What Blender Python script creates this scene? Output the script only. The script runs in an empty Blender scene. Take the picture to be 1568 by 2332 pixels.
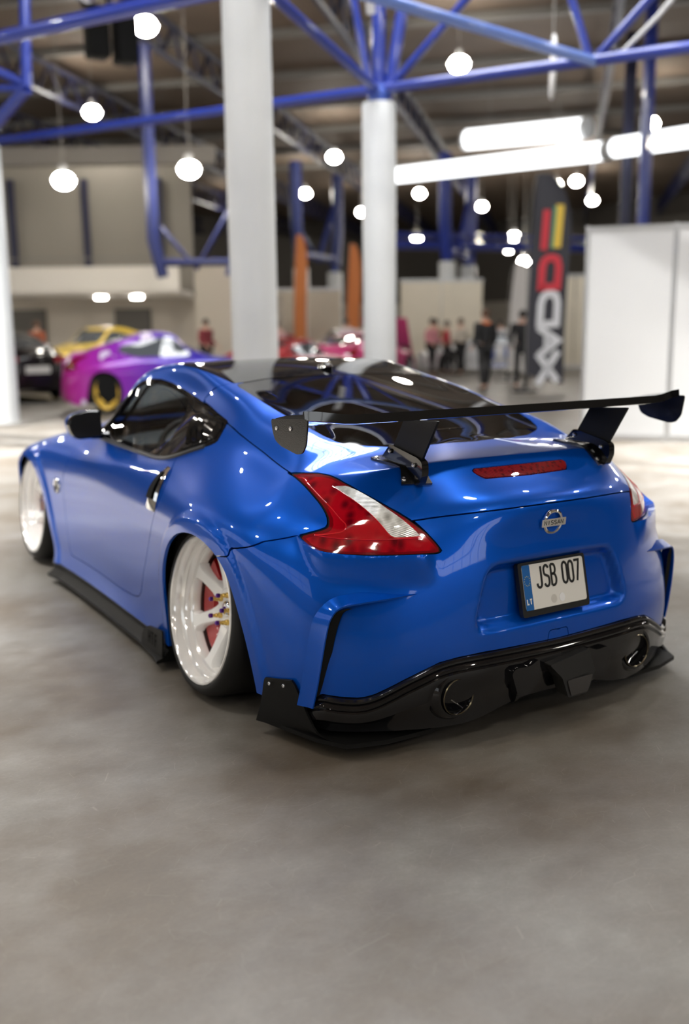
import bpy, bmesh, math, random
import numpy as np
from mathutils import Vector, Matrix
random.seed(7)
PI=math.pi
SC=bpy.context.scene; COL=SC.collection

# ---------------------------------------------------------------- helpers
def link(o): COL.objects.link(o); return o
def empty(name,loc=(0,0,0),rz=0,parent=None):
    o=bpy.data.objects.new(name,None); o.empty_display_size=.1; link(o); o.location=loc; o.rotation_euler=(0,0,rz)
    if parent: o.parent=parent
    return o
def tag(o,label,cat,group=None,kind=None):
    if label: o['label']=label
    if cat: o['category']=cat
    if group: o['group']=group
    if kind: o['kind']=kind
    return o
def meshobj(name,verts,faces,mat,parent=None,normals=None,smooth=True,sharp=None):
    me=bpy.data.meshes.new(name)
    me.from_pydata([tuple(map(float,v)) for v in verts],[],[tuple(int(i) for i in f) for f in faces])
    if smooth: me.shade_smooth()
    if mat is not None: me.materials.append(mat)
    if normals is not None: me.normals_split_custom_set_from_vertices([tuple(map(float,n)) for n in normals])
    elif smooth and sharp is not None: me.set_sharp_from_angle(angle=sharp)
    o=bpy.data.objects.new(name,me); link(o)
    if parent: o.parent=parent
    return o
class MB:
    """collects shapes that belong to ONE part"""
    def __init__(s): s.v=[]; s.f=[]
    def add(s,v,f):
        n=len(s.v); s.v+= [tuple(p) for p in v]; s.f+=[tuple(i+n for i in q) for q in f]; return s
    def box(s,c,d,R=None,bev=0.0):
        bm=bmesh.new(); bmesh.ops.create_cube(bm,size=1)
        for v in bm.verts: v.co=Vector((v.co.x*d[0],v.co.y*d[1],v.co.z*d[2]))
        if bev: bmesh.ops.bevel(bm,geom=list(bm.edges),offset=bev,segments=2,affect='EDGES',profile=.6)
        M=R if R is not None else Matrix.Identity(3)
        bm.verts.index_update(); v=[tuple(M@q.co+Vector(c)) for q in bm.verts]; f=[[w.index for w in q.verts] for q in bm.faces]; bm.free()
        return s.add(v,f)
    def tube(s,pts,r,n=10,cap=True):
        pts=[Vector(p) for p in pts]; rs=r if isinstance(r,(list,tuple)) else [r]*len(pts)
        v=[];f=[]; ref=None
        for i,p in enumerate(pts):
            t=(pts[min(i+1,len(pts)-1)]-pts[max(i-1,0)]).normalized()
            if ref is None: ref=Vector((0,0,1)) if abs(t.z)<.9 else Vector((1,0,0))
            a=t.cross(ref).normalized(); b=t.cross(a).normalized(); ref=-b if False else a.cross(t)
            for k in range(n):
                q=2*PI*k/n; v.append(p+a*(rs[i]*math.cos(q))+b*(rs[i]*math.sin(q)))
        m=len(pts)
        for i in range(m-1):
            for k in range(n): f.append((i*n+k,i*n+(k+1)%n,(i+1)*n+(k+1)%n,(i+1)*n+k))
        if cap: f.append(tuple(range(n))[::-1]); f.append(tuple((m-1)*n+k for k in range(n)))
        return s.add(v,f)
    def lathe(s,prof,n=48,axis='z',c=(0,0,0),closed=False):
        v=[];f=[];m=len(prof)
        for (r,h) in prof:
            for k in range(n):
                a=2*PI*k/n; x,y=r*math.cos(a),r*math.sin(a)
                p={'z':(x,y,h),'y':(x,h,y),'x':(h,x,y)}[axis]; v.append((p[0]+c[0],p[1]+c[1],p[2]+c[2]))
        for i in range(m-1 if not closed else m):
            j=(i+1)%m
            for k in range(n): f.append((i*n+k,i*n+(k+1)%n,j*n+(k+1)%n,j*n+k))
        return s.add(v,f)
    def prism(s,poly,fn,t):
        """poly 2D list, fn(u,v,w)->3D, extruded w from 0 to t"""
        n=len(poly); v=[fn(u,w,0) for u,w in poly]+[fn(u,w,t) for u,w in poly]
        f=[tuple(range(n))[::-1],tuple(range(n,2*n))]+[(i,(i+1)%n,n+(i+1)%n,n+i) for i in range(n)]
        return s.add(v,f)
    def build(s,name,mat,parent=None,smooth=True,sharp=math.radians(35)):
        o=meshobj(name,s.v,s.f,mat,parent,None,smooth,None)
        bm=bmesh.new(); bm.from_mesh(o.data); bmesh.ops.recalc_face_normals(bm,faces=bm.faces); bm.to_mesh(o.data); bm.free()
        if smooth: o.data.set_sharp_from_angle(angle=sharp)
        return o
def rnd(poly,r=.01,n=4):
    """round the corners of a closed 2D polygon"""
    out=[];m=len(poly)
    for i in range(m):
        a,b,c=[np.array(poly[k%m],float) for k in (i-1,i,i+1)]
        u=a-b;w=c-b;lu,lw=np.linalg.norm(u),np.linalg.norm(w); d=min(r,lu*.45,lw*.45); p=b+u/lu*d;q=b+w/lw*d
        for k in range(n+1):
            t=k/n; out.append(tuple((1-t)**2*p+2*t*(1-t)*b+t*t*q))
    return out
def crom(P,n=6,closed=False):
    P=[np.array(p,float) for p in P]; m=len(P); out=[]
    for i in range(m if closed else m-1):
        a,b,c,d=(P[(i-1)%m],P[i],P[(i+1)%m],P[(i+2)%m]) if closed else (P[max(i-1,0)],P[i],P[i+1],P[min(i+2,m-1)])
        for k in range(n):
            t=k/n; out.append(.5*((2*b)+(c-a)*t+(2*a-5*b+4*c-d)*t*t+(3*b-a-3*c+d)*t**3))
    if not closed: out.append(P[-1])
    return np.array(out)
def copy_tree(o,parent=None):
    c=o.copy(); link(c)
    if parent: c.parent=parent
    for ch in list(o.children): copy_tree(ch,c)
    return c

# ---------------------------------------------------------------- materials
def P(name,col,rough=.5,metal=0.,coat=0.,spec=.5,**kw):
    m=bpy.data.materials.new(name); m.use_nodes=True; b=m.node_tree.nodes['Principled BSDF']
    b.inputs['Base Color'].default_value=(*col,1); b.inputs['Roughness'].default_value=rough; b.inputs['Metallic'].default_value=metal
    b.inputs['Coat Weight'].default_value=coat; b.inputs['Coat Roughness'].default_value=kw.get('coatr',.02); b.inputs['Specular IOR Level'].default_value=spec
    if 'emit' in kw: b.inputs['Emission Color'].default_value=(*kw.get('ecol',col),1); b.inputs['Emission Strength'].default_value=kw['emit']
    nt=m.node_tree
    if kw.get('vary'):   # gentle procedural wear
        tc=nt.nodes.new('ShaderNodeTexCoord'); n=nt.nodes.new('ShaderNodeTexNoise'); n.inputs['Scale'].default_value=kw.get('vscale',6); n.inputs['Detail'].default_value=5
        mx=nt.nodes.new('ShaderNodeMix'); mx.data_type='RGBA'; v=kw['vary']
        mx.inputs[6].default_value=(*[c*(1-v) for c in col],1); mx.inputs[7].default_value=(*[min(1,c*(1+v)) for c in col],1)
        nt.links.new(tc.outputs['Object'],n.inputs['Vector']); nt.links.new(n.outputs['Fac'],mx.inputs[0]); nt.links.new(mx.outputs[2],b.inputs['Base Color'])
    if kw.get('bump'):
        tc=nt.nodes.new('ShaderNodeTexCoord'); n=nt.nodes.new('ShaderNodeTexNoise'); n.inputs['Scale'].default_value=kw.get('bscale',200); bp=nt.nodes.new('ShaderNodeBump')
        bp.inputs['Strength'].default_value=kw['bump']; bp.inputs['Distance'].default_value=kw.get('bdist',.001)
        nt.links.new(tc.outputs['Object'],n.inputs['Vector']); nt.links.new(n.outputs['Fac'],bp.inputs['Height']); nt.links.new(bp.outputs['Normal'],b.inputs['Normal'])
    return m
def E(name,col,s):
    m=bpy.data.materials.new(name); m.use_nodes=True; nt=m.node_tree; nt.nodes.clear()
    e=nt.nodes.new('ShaderNodeEmission'); e.inputs[0].default_value=(*col,1); e.inputs[1].default_value=s
    o=nt.nodes.new('ShaderNodeOutputMaterial'); nt.links.new(e.outputs[0],o.inputs[0]); return m
def glass(name,tint,spec=(1,1,1),ior=1.5):
    """tinted pane: what is behind shows through the tint, the surface mirrors by Fresnel"""
    m=bpy.data.materials.new(name); m.use_nodes=True; nt=m.node_tree; nt.nodes.clear()
    t=nt.nodes.new('ShaderNodeBsdfTransparent'); t.inputs[0].default_value=(*tint,1)
    g=nt.nodes.new('ShaderNodeBsdfGlossy'); g.inputs['Roughness'].default_value=0.01; g.inputs['Color'].default_value=(*spec,1)
    f=nt.nodes.new('ShaderNodeFresnel'); f.inputs['IOR'].default_value=ior
    mx=nt.nodes.new('ShaderNodeMixShader'); o=nt.nodes.new('ShaderNodeOutputMaterial')
    nt.links.new(f.outputs[0],mx.inputs[0]); nt.links.new(t.outputs[0],mx.inputs[1]); nt.links.new(g.outputs[0],mx.inputs[2]); nt.links.new(mx.outputs[0],o.inputs[0]); return m

def nspline(t,P,tq):
    """natural cubic spline through P (n,d) at t, evaluated at tq"""
    t=np.asarray(t,float);P=np.asarray(P,float);n=len(t);h=np.diff(t)
    A=np.zeros((n,n));B=np.zeros((n,P.shape[1]));A[0,0]=A[-1,-1]=1
    for i in range(1,n-1):
        A[i,i-1]=h[i-1];A[i,i]=2*(h[i-1]+h[i]);A[i,i+1]=h[i]
        B[i]=6*((P[i+1]-P[i])/h[i]-(P[i]-P[i-1])/h[i-1])
    M=np.linalg.solve(A,B);k=np.clip(np.searchsorted(t,tq,side='right')-1,0,n-2)
    hk=h[k][:,None];a=(t[k+1]-tq)[:,None];b=(tq-t[k])[:,None]
    return M[k]*a**3/(6*hk)+M[k+1]*b**3/(6*hk)+(P[k]/hk-M[k]*hk/6)*a+(P[k+1]/hk-M[k+1]*hk/6)*b
def interp(keys,y):
    ks=sorted(keys); t=np.array(ks); V=np.array([keys[k] for k in ks],float)
    if V.ndim==1: V=V[:,None]
    y=np.clip(y,t[0],t[-1]); return nspline(t,V,np.array([y],float))[0]
R0={3.4:(.55),3.25:(.62),3.05:(.685),2.8:(.74),2.5:(.785),2.2:(.82),2.02:(.848),1.8:(.935),1.6:(1.02),1.4:(1.105),1.25:(1.16),1.1:(1.19),.95:(1.197),.8:(1.187),.65:(1.163),.478:(1.131),.25:(1.083),.1:(1.047),-.1:(.998),-.25:(.96),-.41:(.922)}
ROW={
3:{3.3:(.52,.57),3.05:(.58,.645),2.8:(.62,.705),2.5:(.63,.755),2.2:(.64,.795),2.0:(.655,.825),1.85:(.655,.85),1.7:(.635,.895),1.58:(.61,.965),1.45:(.573,1.085),1.34:(.553,1.135),1.15:(.525,1.172),.97:(.515,1.172),.8:(.522,1.157),.65:(.535,1.124),.5:(.545,1.094),.25:(.555,1.045),.05:(.56,.993),-.1:(.565,.967),-.2:(.568,.941),-.28:(.573,.913)},
4:{3.3:(.59,.55),3.05:(.66,.615),2.8:(.715,.68),2.5:(.745,.735),2.2:(.735,.785),2.0:(.72,.808),1.85:(.71,.818),1.77:(.70,.825),1.58:(.655,.927),1.455:(.62,1.025),1.34:(.595,1.093),1.2:(.572,1.11),1.04:(.557,1.094),.895:(.557,1.069),.774:(.565,1.048),.645:(.58,1.031),.46:(.605,1.003),.3:(.625,.971),.145:(.642,.939),-.07:(.655,.893),-.2:(.663,.867),-.28:(.668,.851)},
5:{3.3:(.64,.515),3.05:(.735,.575),2.8:(.80,.64),2.5:(.845,.70),2.2:(.82,.752),2.0:(.785,.782),1.8:(.753,.80),1.54:(.735,.812),1.1:(.768,.815),.85:(.775,.813),.7:(.777,.813),.5:(.765,.837),.3:(.722,.872),.1:(.715,.872),-.1:(.725,.842),-.28:(.735,.805)},
6:{3.3:(.685,.45),3.05:(.775,.52),2.8:(.85,.59),2.5:(.897,.635),2.2:(.88,.68),2.0:(.86,.70),1.8:(.845,.712),1.5:(.835,.725),1.1:(.838,.733),.8:(.838,.735),.5:(.833,.75),.3:(.825,.77),.1:(.815,.79),-.1:(.82,.776),-.28:(.82,.745)},
7:{3.3:(.70,.38),3.05:(.785,.44),2.8:(.86,.51),2.5:(.91,.55),2.2:(.90,.59),2.0:(.885,.605),1.8:(.875,.61),1.5:(.867,.62),1.1:(.867,.625),.8:(.87,.627),.5:(.88,.64),.3:(.892,.66),.1:(.903,.68),-.1:(.905,.682),-.28:(.89,.67)},
8:{3.3:(.70,.30),3.05:(.785,.35),2.8:(.862,.41),2.5:(.912,.44),2.2:(.903,.465),1.8:(.88,.47),1.5:(.873,.475),1.1:(.875,.48),.8:(.88,.48),.5:(.893,.49),.3:(.911,.52),.1:(.926,.55),-.1:(.926,.553),-.28:(.905,.54)},
9:{3.3:(.70,.22),3.05:(.785,.25),2.8:(.86,.28),2.5:(.908,.30),2.2:(.90,.30),1.8:(.88,.30),1.5:(.873,.31),1.1:(.875,.31),.8:(.88,.31),.5:(.895,.33),.3:(.908,.36),.1:(.923,.40),-.1:(.923,.40),-.28:(.898,.38)},
10:{3.3:(.69,.15),3.05:(.78,.165),2.8:(.852,.18),2.5:(.90,.18),2.2:(.89,.18),1.8:(.878,.185),1.5:(.87,.19),.8:(.876,.19),.5:(.89,.20),.3:(.90,.21),.1:(.913,.23),-.1:(.91,.24),-.28:(.885,.23)},
11:{3.3:(.685,.10),3.05:(.775,.105),2.8:(.845,.11),2.5:(.89,.11),1.8:(.885,.112),.8:(.887,.108),.3:(.898,.112),0:(.905,.12),-.28:(.875,.13)}}
SIDEY=[3.30,3.05,2.8,2.55,2.3,2.08,1.88,1.7,1.54,1.38,1.22,1.05,.88,.7,.52,.36,.2,.05,-.12,-.28]
FAN={
0:[(0,-.275),(0,-.315),(0,-.345),(0,-.37),(0,-.39),(0,-.403),(0,-.41)],
3:[(.575,-.335,.886),(.55,-.44,.873),(.50,-.54,.873),(.41,-.60,.882),(.28,-.63,.89),(.14,-.643,.892),(0,-.647,.893)],
4:[(.672,-.335,.839),(.63,-.44,.832),(.525,-.555,.860),(.416,-.609,.8765),(.282,-.637,.8855),(.14,-.650,.888),(0,-.6535,.889)],
5:[(.735,-.36,.79),(.68,-.465,.782),(.575,-.605,.785),(.45,-.685,.80),(.30,-.728,.815),(.15,-.745,.82),(0,-.75,.82)],
6:[(.80,-.40,.725),(.725,-.54,.71),(.605,-.67,.71),(.478,-.738,.732),(.32,-.795,.75),(.155,-.826,.757),(0,-.833,.758)],
7:[(.86,-.43,.63),(.765,-.58,.62),(.645,-.685,.62),(.49,-.778,.63),(.32,-.828,.655),(.16,-.842,.67),(0,-.845,.68)],
8:[(.872,-.45,.51),(.795,-.605,.505),(.68,-.71,.51),(.51,-.80,.525),(.335,-.85,.54),(.17,-.866,.545),(0,-.87,.55)],
9:[(.866,-.455,.37),(.80,-.625,.37),(.69,-.735,.38),(.52,-.82,.395),(.34,-.868,.405),(.17,-.882,.41),(0,-.886,.41)],
10:[(.858,-.455,.23),(.80,-.63,.23),(.695,-.74,.27),(.525,-.825,.30),(.345,-.873,.31),(.17,-.886,.31),(0,-.89,.31)],
11:[(.848,-.445,.13),(.795,-.62,.13),(.69,-.73,.16),(.52,-.815,.20),(.345,-.866,.22),(.17,-.882,.22),(0,-.887,.22)]}
# noses: fan ribs of the front corner (front centre first)
FR={
0:[(0,3.40),(0,3.38),(0,3.35)],
3:[(0,3.42,.53),(.25,3.40,.53),(.44,3.35,.54)],
4:[(0,3.44,.50),(.27,3.42,.50),(.50,3.35,.52)],
5:[(0,3.455,.46),(.28,3.435,.46),(.53,3.35,.48)],
6:[(0,3.465,.40),(.29,3.44,.40),(.55,3.35,.42)],
7:[(0,3.47,.34),(.29,3.45,.34),(.555,3.36,.36)],
8:[(0,3.475,.28),(.29,3.455,.28),(.555,3.365,.29)],
9:[(0,3.475,.21),(.29,3.455,.21),(.555,3.365,.22)],
10:[(0,3.47,.15),(.29,3.45,.15),(.55,3.36,.15)],
11:[(0,3.46,.10),(.29,3.44,.10),(.545,3.355,.10)]}
def zc(y): return float(interp(R0,y)[0])
def ribs():
    out=[]
    def mk(rows):
        a=np.array(rows[0]);b=np.array(rows[3]);pts=[a]
        for t,g in ((.36,.13),(.70,.49)):
            p=a+(b-a)*t; p[2]=a[2]+(b[2]-a[2])*g
            # follow the centre profile in y where the rib runs rearwards
            yy=p[1]; base=zc(yy) if yy>-.41 else np.interp(-yy,[.41,.55,.647],[.922,.906,.893])
            lin=a[2]; p[2]=base+((b[2]-(zc(b[1]) if b[1]>-.41 else np.interp(-b[1],[.41,.55,.647],[.922,.906,.893])))*g)
            pts.append(p)
        for r in range(3,12): pts.append(np.array(rows[r]))
        out.append(np.array(pts))
    for i in range(3):
        rows={r:FR[r][i] for r in FR}; rows[0]=(0,FR[0][i][1],zc(FR[0][i][1])); mk(rows)
    for y in SIDEY:
        rows={0:(0,y,zc(y))}
        for r in range(3,12):
            x,z=interp(ROW[r],y); rows[r]=(x,y,z)
        mk(rows)
    for i in range(7):
        rows={r:FAN[r][i] for r in FAN}; rows[0]=(0,FAN[0][i][1],zc(FAN[0][i][1])); mk(rows)
    return np.array(out)   # (nrib,12,3)
NV=[9,9,8,8,11,9,9,10,11,9,6]
def grid(nu=15):
    R=ribs(); nr,nv,_=R.shape
    rows=[]
    for i in range(nr):
        P=R[i]; d=np.sqrt(np.linalg.norm(np.diff(P,axis=0),axis=1)); t=np.concatenate([[0],np.cumsum(d)])
        # mirror a point across the centre line for tangency
        P2=np.vstack([P[1]*[-1,1,1] if P[0][0]==0 else P[0],P]); t2=np.concatenate([[-t[1]],t])
        tq=np.concatenate([np.linspace(t[k],t[k+1],NV[k],endpoint=False) for k in range(nv-1)]+[[t[-1]]])
        rows.append(nspline(t2,P2,tq))
    G=np.array(rows)
    out=[]
    for j in range(G.shape[1]):
        P=G[:,j]; d=np.sqrt(np.linalg.norm(np.diff(P,axis=0),axis=1)+1e-4); t=np.concatenate([[0],np.cumsum(d)])
        P2=np.vstack([P[1]*[-1,1,1],P,P[-2]*[-1,1,1]]) ; t2=np.concatenate([[-t[1]],t,[t[-1]+t[-1]-t[-2]]])
        if j==0: P2=P; t2=t
        tq=np.concatenate([np.linspace(t[k],t[k+1],nu,endpoint=False) for k in range(nr-1)]+[[t[-1]]])
        out.append(nspline(t2,P2,tq))
    return np.array(out).transpose(1,0,2) # (U,V,3)
# ---------------------------------------------------------------- car materials
def paint(name,col,flake=.42):
    m=P(name,col,.30,flake,.74,coatr=.012); m.node_tree.nodes['Principled BSDF'].inputs['Coat IOR'].default_value=1.46; m.node_tree.nodes['Principled BSDF'].inputs['Specular IOR Level'].default_value=.08; return m
M_BLUE=paint('blue_metallic_paint',(.0,.084,.52))
M_BLK=P('gloss_black',(.005,.005,.006),.05,0,.45,spec=.35)
M_LOUV=P('louvre_black',(.018,.018,.018),.12,.5,1.0)
M_SKIRT=P('skirt_black',(.004,.004,.004),.45,0,.0,spec=.25)
M_SAT=P('satin_black',(.012,.012,.012),.38)
M_MATT=P('matt_black',(.006,.006,.006),.8,spec=.2)
M_TRIM=P('grey_trim',(.035,.036,.038),.33)
M_CHROME=P('chrome',(.86,.87,.88),.06,1.0)
M_STEEL=P('bolt_steel',(.62,.62,.63),.22,1.0)
M_WHITE=P('white_wheel_paint',(.95,.95,.94),.18,0,1.0)
M_LIP=P('polished_white_lip',(.95,.945,.93),.12,.30,1.0,bump=.05,bscale=16,bdist=.012)
M_TYRE=P('tyre_rubber',(.010,.010,.010),.55,spec=.35)
M_CAL=P('red_caliper',(.40,.003,.007),.3,0,.6)
M_DISC=P('brake_disc',(.13,.12,.115),.32,.9)
M_GOLD=P('gold_nut',(.85,.58,.16),.2,1.0)
M_PURP=P('purple_nut',(.12,.03,.30),.2,1.0)
M_RIM_RED=P('red_tip',(.6,.01,.02),.2,0,1)
M_HGLASS=glass('dark_tailgate_glass',(.045,.045,.045),ior=1.62)
M_SGLASS=glass('tinted_side_glass',(.70,.75,.76),ior=1.5)
def lensmat(name,col,dark,scale,bump,ws=.9):
    m=P(name,col,.07,0,1.0); nt=m.node_tree; b=nt.nodes['Principled BSDF']
    tc=nt.nodes.new('ShaderNodeTexCoord'); mp=nt.nodes.new('ShaderNodeMapping'); mp.inputs['Scale'].default_value=(scale,scale,scale*.55)
    v=nt.nodes.new('ShaderNodeTexVoronoi'); v.inputs['Scale'].default_value=1; r=nt.nodes.new('ShaderNodeValToRGB')
    r.color_ramp.elements[0].color=(*dark,1); r.color_ramp.elements[1].color=(*col,1); r.color_ramp.elements[0].position=.12; r.color_ramp.elements[1].position=.55
    w=nt.nodes.new('ShaderNodeTexWave'); w.inputs['Scale'].default_value=ws; w.bands_direction='DIAGONAL'; bp=nt.nodes.new('ShaderNodeBump'); bp.inputs['Strength'].default_value=bump; bp.inputs['Distance'].default_value=.004
    L=nt.links.new; L(tc.outputs['Object'],mp.inputs['Vector']); L(mp.outputs[0],v.inputs['Vector']); L(mp.outputs[0],w.inputs['Vector']); L(v.outputs['Distance'],r.inputs[0]); L(r.outputs[0],b.inputs['Base Color']); L(w.outputs['Fac'],bp.inputs['Height']); L(bp.outputs[0],b.inputs['Normal'])
    return m
M_RED=lensmat('red_lens',(.46,.002,.010),(.13,.0,.005),26,.03)
M_REDD=P('dark_red_lens',(.20,.002,.006),.06,0,1)
M_REDB=P('bright_red_rib',(.70,.012,.02),.05,0,1)
M_CLEAR=lensmat('clear_lens',(.92,.92,.90),(.40,.39,.36),30,.5,3.2)
M_STOP=lensmat('stop_lens',(.26,.012,.014),(.11,.004,.006),60,.3)

# ---------------------------------------------------------------- body surface fields
def psd(p,poly):
    """signed distance to a closed polygon, positive inside (p: n x 2)"""
    A=np.array(poly,float);B=np.roll(A,-1,0);best=np.full(len(p),1e9);ins=np.zeros(len(p),bool)
    for a,b in zip(A,B):
        d=b-a;L=d@d
        if L<1e-14: continue
        t=np.clip(((p-a)@d)/L,0,1); q=p-a-t[:,None]*d; best=np.minimum(best,(q**2).sum(1))
        c=((a[1]>p[:,1])!=(b[1]>p[:,1])); 
        with np.errstate(divide='ignore',invalid='ignore'): xi=a[0]+(p[:,1]-a[1])*(b[0]-a[0])/(b[1]-a[1])
        ins^=(c&(p[:,0]<xi))
    return np.where(ins,1,-1)*np.sqrt(best)
DLO=[(1.735,.82),(1.66,.875),(1.58,.931),(1.51,.987),(1.447,1.029),(1.386,1.068),(1.335,1.093),(1.27,1.106),(1.149,1.107),(1.039,1.094),(.895,1.069),(.772,1.048),(.646,1.029),(.461,1.003),(.304,.975),(.290,.937),(.268,.902),(.30,.886),(.341,.876),(.475,.840),(.56,.822),(.69,.812),(.852,.813),(1.109,.815),(1.495,.814)]
SGL=[(1.60,.845),(1.50,.955),(1.42,1.022),(1.36,1.062),(1.29,1.083),(1.15,1.087),(.95,1.058),(.81,1.033),(.79,1.018),(.73,.935),(.66,.842),(.70,.836),(.852,.833),(1.109,.835),(1.45,.836)]
LOUV=[(.60,1.008),(.335,.968),(.312,.945),(.31,.912),(.345,.893),(.485,.856)]
WIND=[(-.2,1.365),(.3,1.345),(.5,1.275),(.53,1.335),(.545,1.42),(.58,1.58),(.61,1.72),(.59,1.79),(.4,1.93),(-.2,1.99)]
ROOF=[(-.2,.4745),(0,.4745),(.155,.4885),(.342,.5215),(.46,.508),(.497,.510),(.508,.64),(.515,.776),(.517,.92),(.515,1.1),(.50,1.235),(.3,1.325),(-.2,1.345)]
HGL=[(-.2,.4695),(0,.4695),(.155,.4835),(.342,.5165),(.46,.5025),(.49,.492),(.502,.45),(.508,.342),(.511,.214),(.507,.08),(.504,-.01),(.498,-.13),(.487,-.2),(.465,-.262),(.43,-.298),(.388,-.325),(.32,-.366),(.191,-.410),(.06,-.431),(0,-.434),(-.2,-.434)]
HATCH=[(-.2,.472),(0,.472),(.155,.486),(.342,.519),(.46,.505),(.50,.508),(.54,.53),(.556,.56),(.567,.605),(.578,.65),(.59,.56),(.605,.461),(.626,.308),(.643,.16),(.651,.05),(.657,-.066),(.664,-.16),(.668,-.221),(.672,-.295),(.655,-.333),(.62,-.39),(.604,-.438),(.592,-.509),(.573,-.571),(.547,-.63),(.524,-.677),(.5,-.716),(.482,-.739),(.47,-.80),(.30,-.855),(.134,-.865),(-.2,-.865)]
DOOR=[(1.735,.83),(1.745,.79),(1.738,.75),(1.742,.71),(1.765,.656),(1.795,.611),(1.804,.565),(1.79,.46),(1.773,.319),(1.75,.215),(1.735,.201),(1.70,.197),(1.473,.196),(1.205,.192),(.943,.19),(.781,.2),(.715,.213),(.675,.235),(.648,.27),(.61,.335),(.552,.426),(.493,.528),(.437,.623),(.41,.69),(.413,.73),(.43,.77),(.456,.80),(.476,.832),(.50,.87),(.9,.90),(1.6,.87)]
LAMP=[(.677,.845),(.653,.852),(.62,.854),(.604,.850),(.592,.834),(.573,.813),(.547,.788),(.524,.766),(.5,.744),(.482,.726),(.455,.698),(.43,.66),(.419,.638),(.435,.633),(.45,.632),(.514,.631),(.574,.630),(.631,.630),(.686,.632),(.724,.636),(.746,.642),(.759,.654),(.767,.668),(.771,.681),(.741,.692),(.715,.7015),(.699,.709),(.690,.720),(.682,.737),(.678,.754),(.676,.772),(.6765,.797),(.677,.821)]
CLEAR=[(.621,.820),(.592,.824),(.574,.811),(.549,.785),(.532,.762),(.510,.736),(.484,.703),(.472,.685),(.549,.684),(.564,.706),(.581,.748),(.595,.778),(.610,.802)]
_BT=[(1.0,.555),(.93,.572),(.913,.588),(.899,.618),(.847,.655),(.771,.681),(.767,.668),(.759,.654),(.746,.642),(.724,.636),(.686,.632),(.631,.630),(.574,.630),(.514,.631),(.45,.632),(.435,.633),(.419,.638),(.43,.66),(.455,.698),(.482,.731),(.43,.737),(.377,.742),(.32,.745),(.263,.748),(.134,.7515),(0,.7525),(-.2,.7525)]
BUMP_TOP=[(x,z+.03) if x<.46 and z>.7 else ((.505,.765) if x==.482 else (x,z)) for x,z in _BT]
BUMP=BUMP_TOP+[(-.2,.306),(.0,.306),(.31,.311),(.40,.306),(.46,.296),(.515,.272),(.56,.25),(.60,.228),(.645,.204),(.67,.196),(.69,.193),(.74,.196),(.775,.2),(.787,.19),(.79,.155),(.86,.135),(1.0,.135)]
BUMPX=BUMP_TOP+[(-.2,-1),(1.0,-1)]
RECESS=[(-.5,.590),(0,.590),(.14,.588),(.235,.583),(.268,.573),(.287,.55),(.307,.50),(.33,.43),(.334,.398),(.318,.377),(.278,.370),(.157,.370),(0,.372),(-.5,.372)]
BRAKE=[(-.1,.8645),(0,.8645),(.195,.8635),(.207,.858),(.199,.847),(.182,.8355),(0,.8335),(-.1,.8335)]
FLAP=[(-.006,.29),(-.003,.334),(.002,.3385),(.036,.3375),(.041,.333),(.050,.29)]
ARCH_R=[(.30,-.1),(.30,.12),(.307,.22),(.313,.33),(.298,.42),(.255,.492),(.195,.549),(.12,.590),(.048,.612),(-.03,.621),(-.10,.617),(-.16,.603),(-.219,.577),(-.27,.533),(-.31,.465),(-.345,.367),(-.368,.28),(-.383,.2),(-.39,.1),(-.39,-.1)]
ARCH_F=[(1.99,-.1),(1.995,.12),(2.015,.227),(2.066,.389),(2.149,.524),(2.256,.606),(2.38,.638),(2.5,.640),(2.62,.622),(2.74,.56),(2.83,.45),(2.87,.33),(2.88,.2),(2.88,-.1)]
ARCHR=crom(ARCH_R,4); ARCHF=crom(ARCH_F,4)
def ss(t): t=np.clip(t,0,1); return t*t*(3-2*t)
def normals(G):
    du=np.gradient(G,axis=0); dv=np.gradient(G,axis=1); n=np.cross(du,dv); L=np.linalg.norm(n,axis=2,keepdims=True); n/=np.maximum(L,1e-9)
    # the centre line and column keep a symmetric normal
    n[:,0,0]=0; n[-1,:,0]=0; n[0,:,0]=0; n/=np.maximum(np.linalg.norm(n,axis=2,keepdims=True),1e-9)
    if n[G.shape[0]//2,G.shape[1]//2,0]<0: n=-n
    return n
def smooth_u(G,it=6):
    for _ in range(it):
        H=G.copy(); H[1:-1]=.25*G[:-2]+.5*G[1:-1]+.25*G[2:]; H[-1]=.5*G[-1]+.5*G[-2]*1; H[-1,:,0]=0; H[0]=G[0]; G=H
    return G
class Surf: pass
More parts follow.
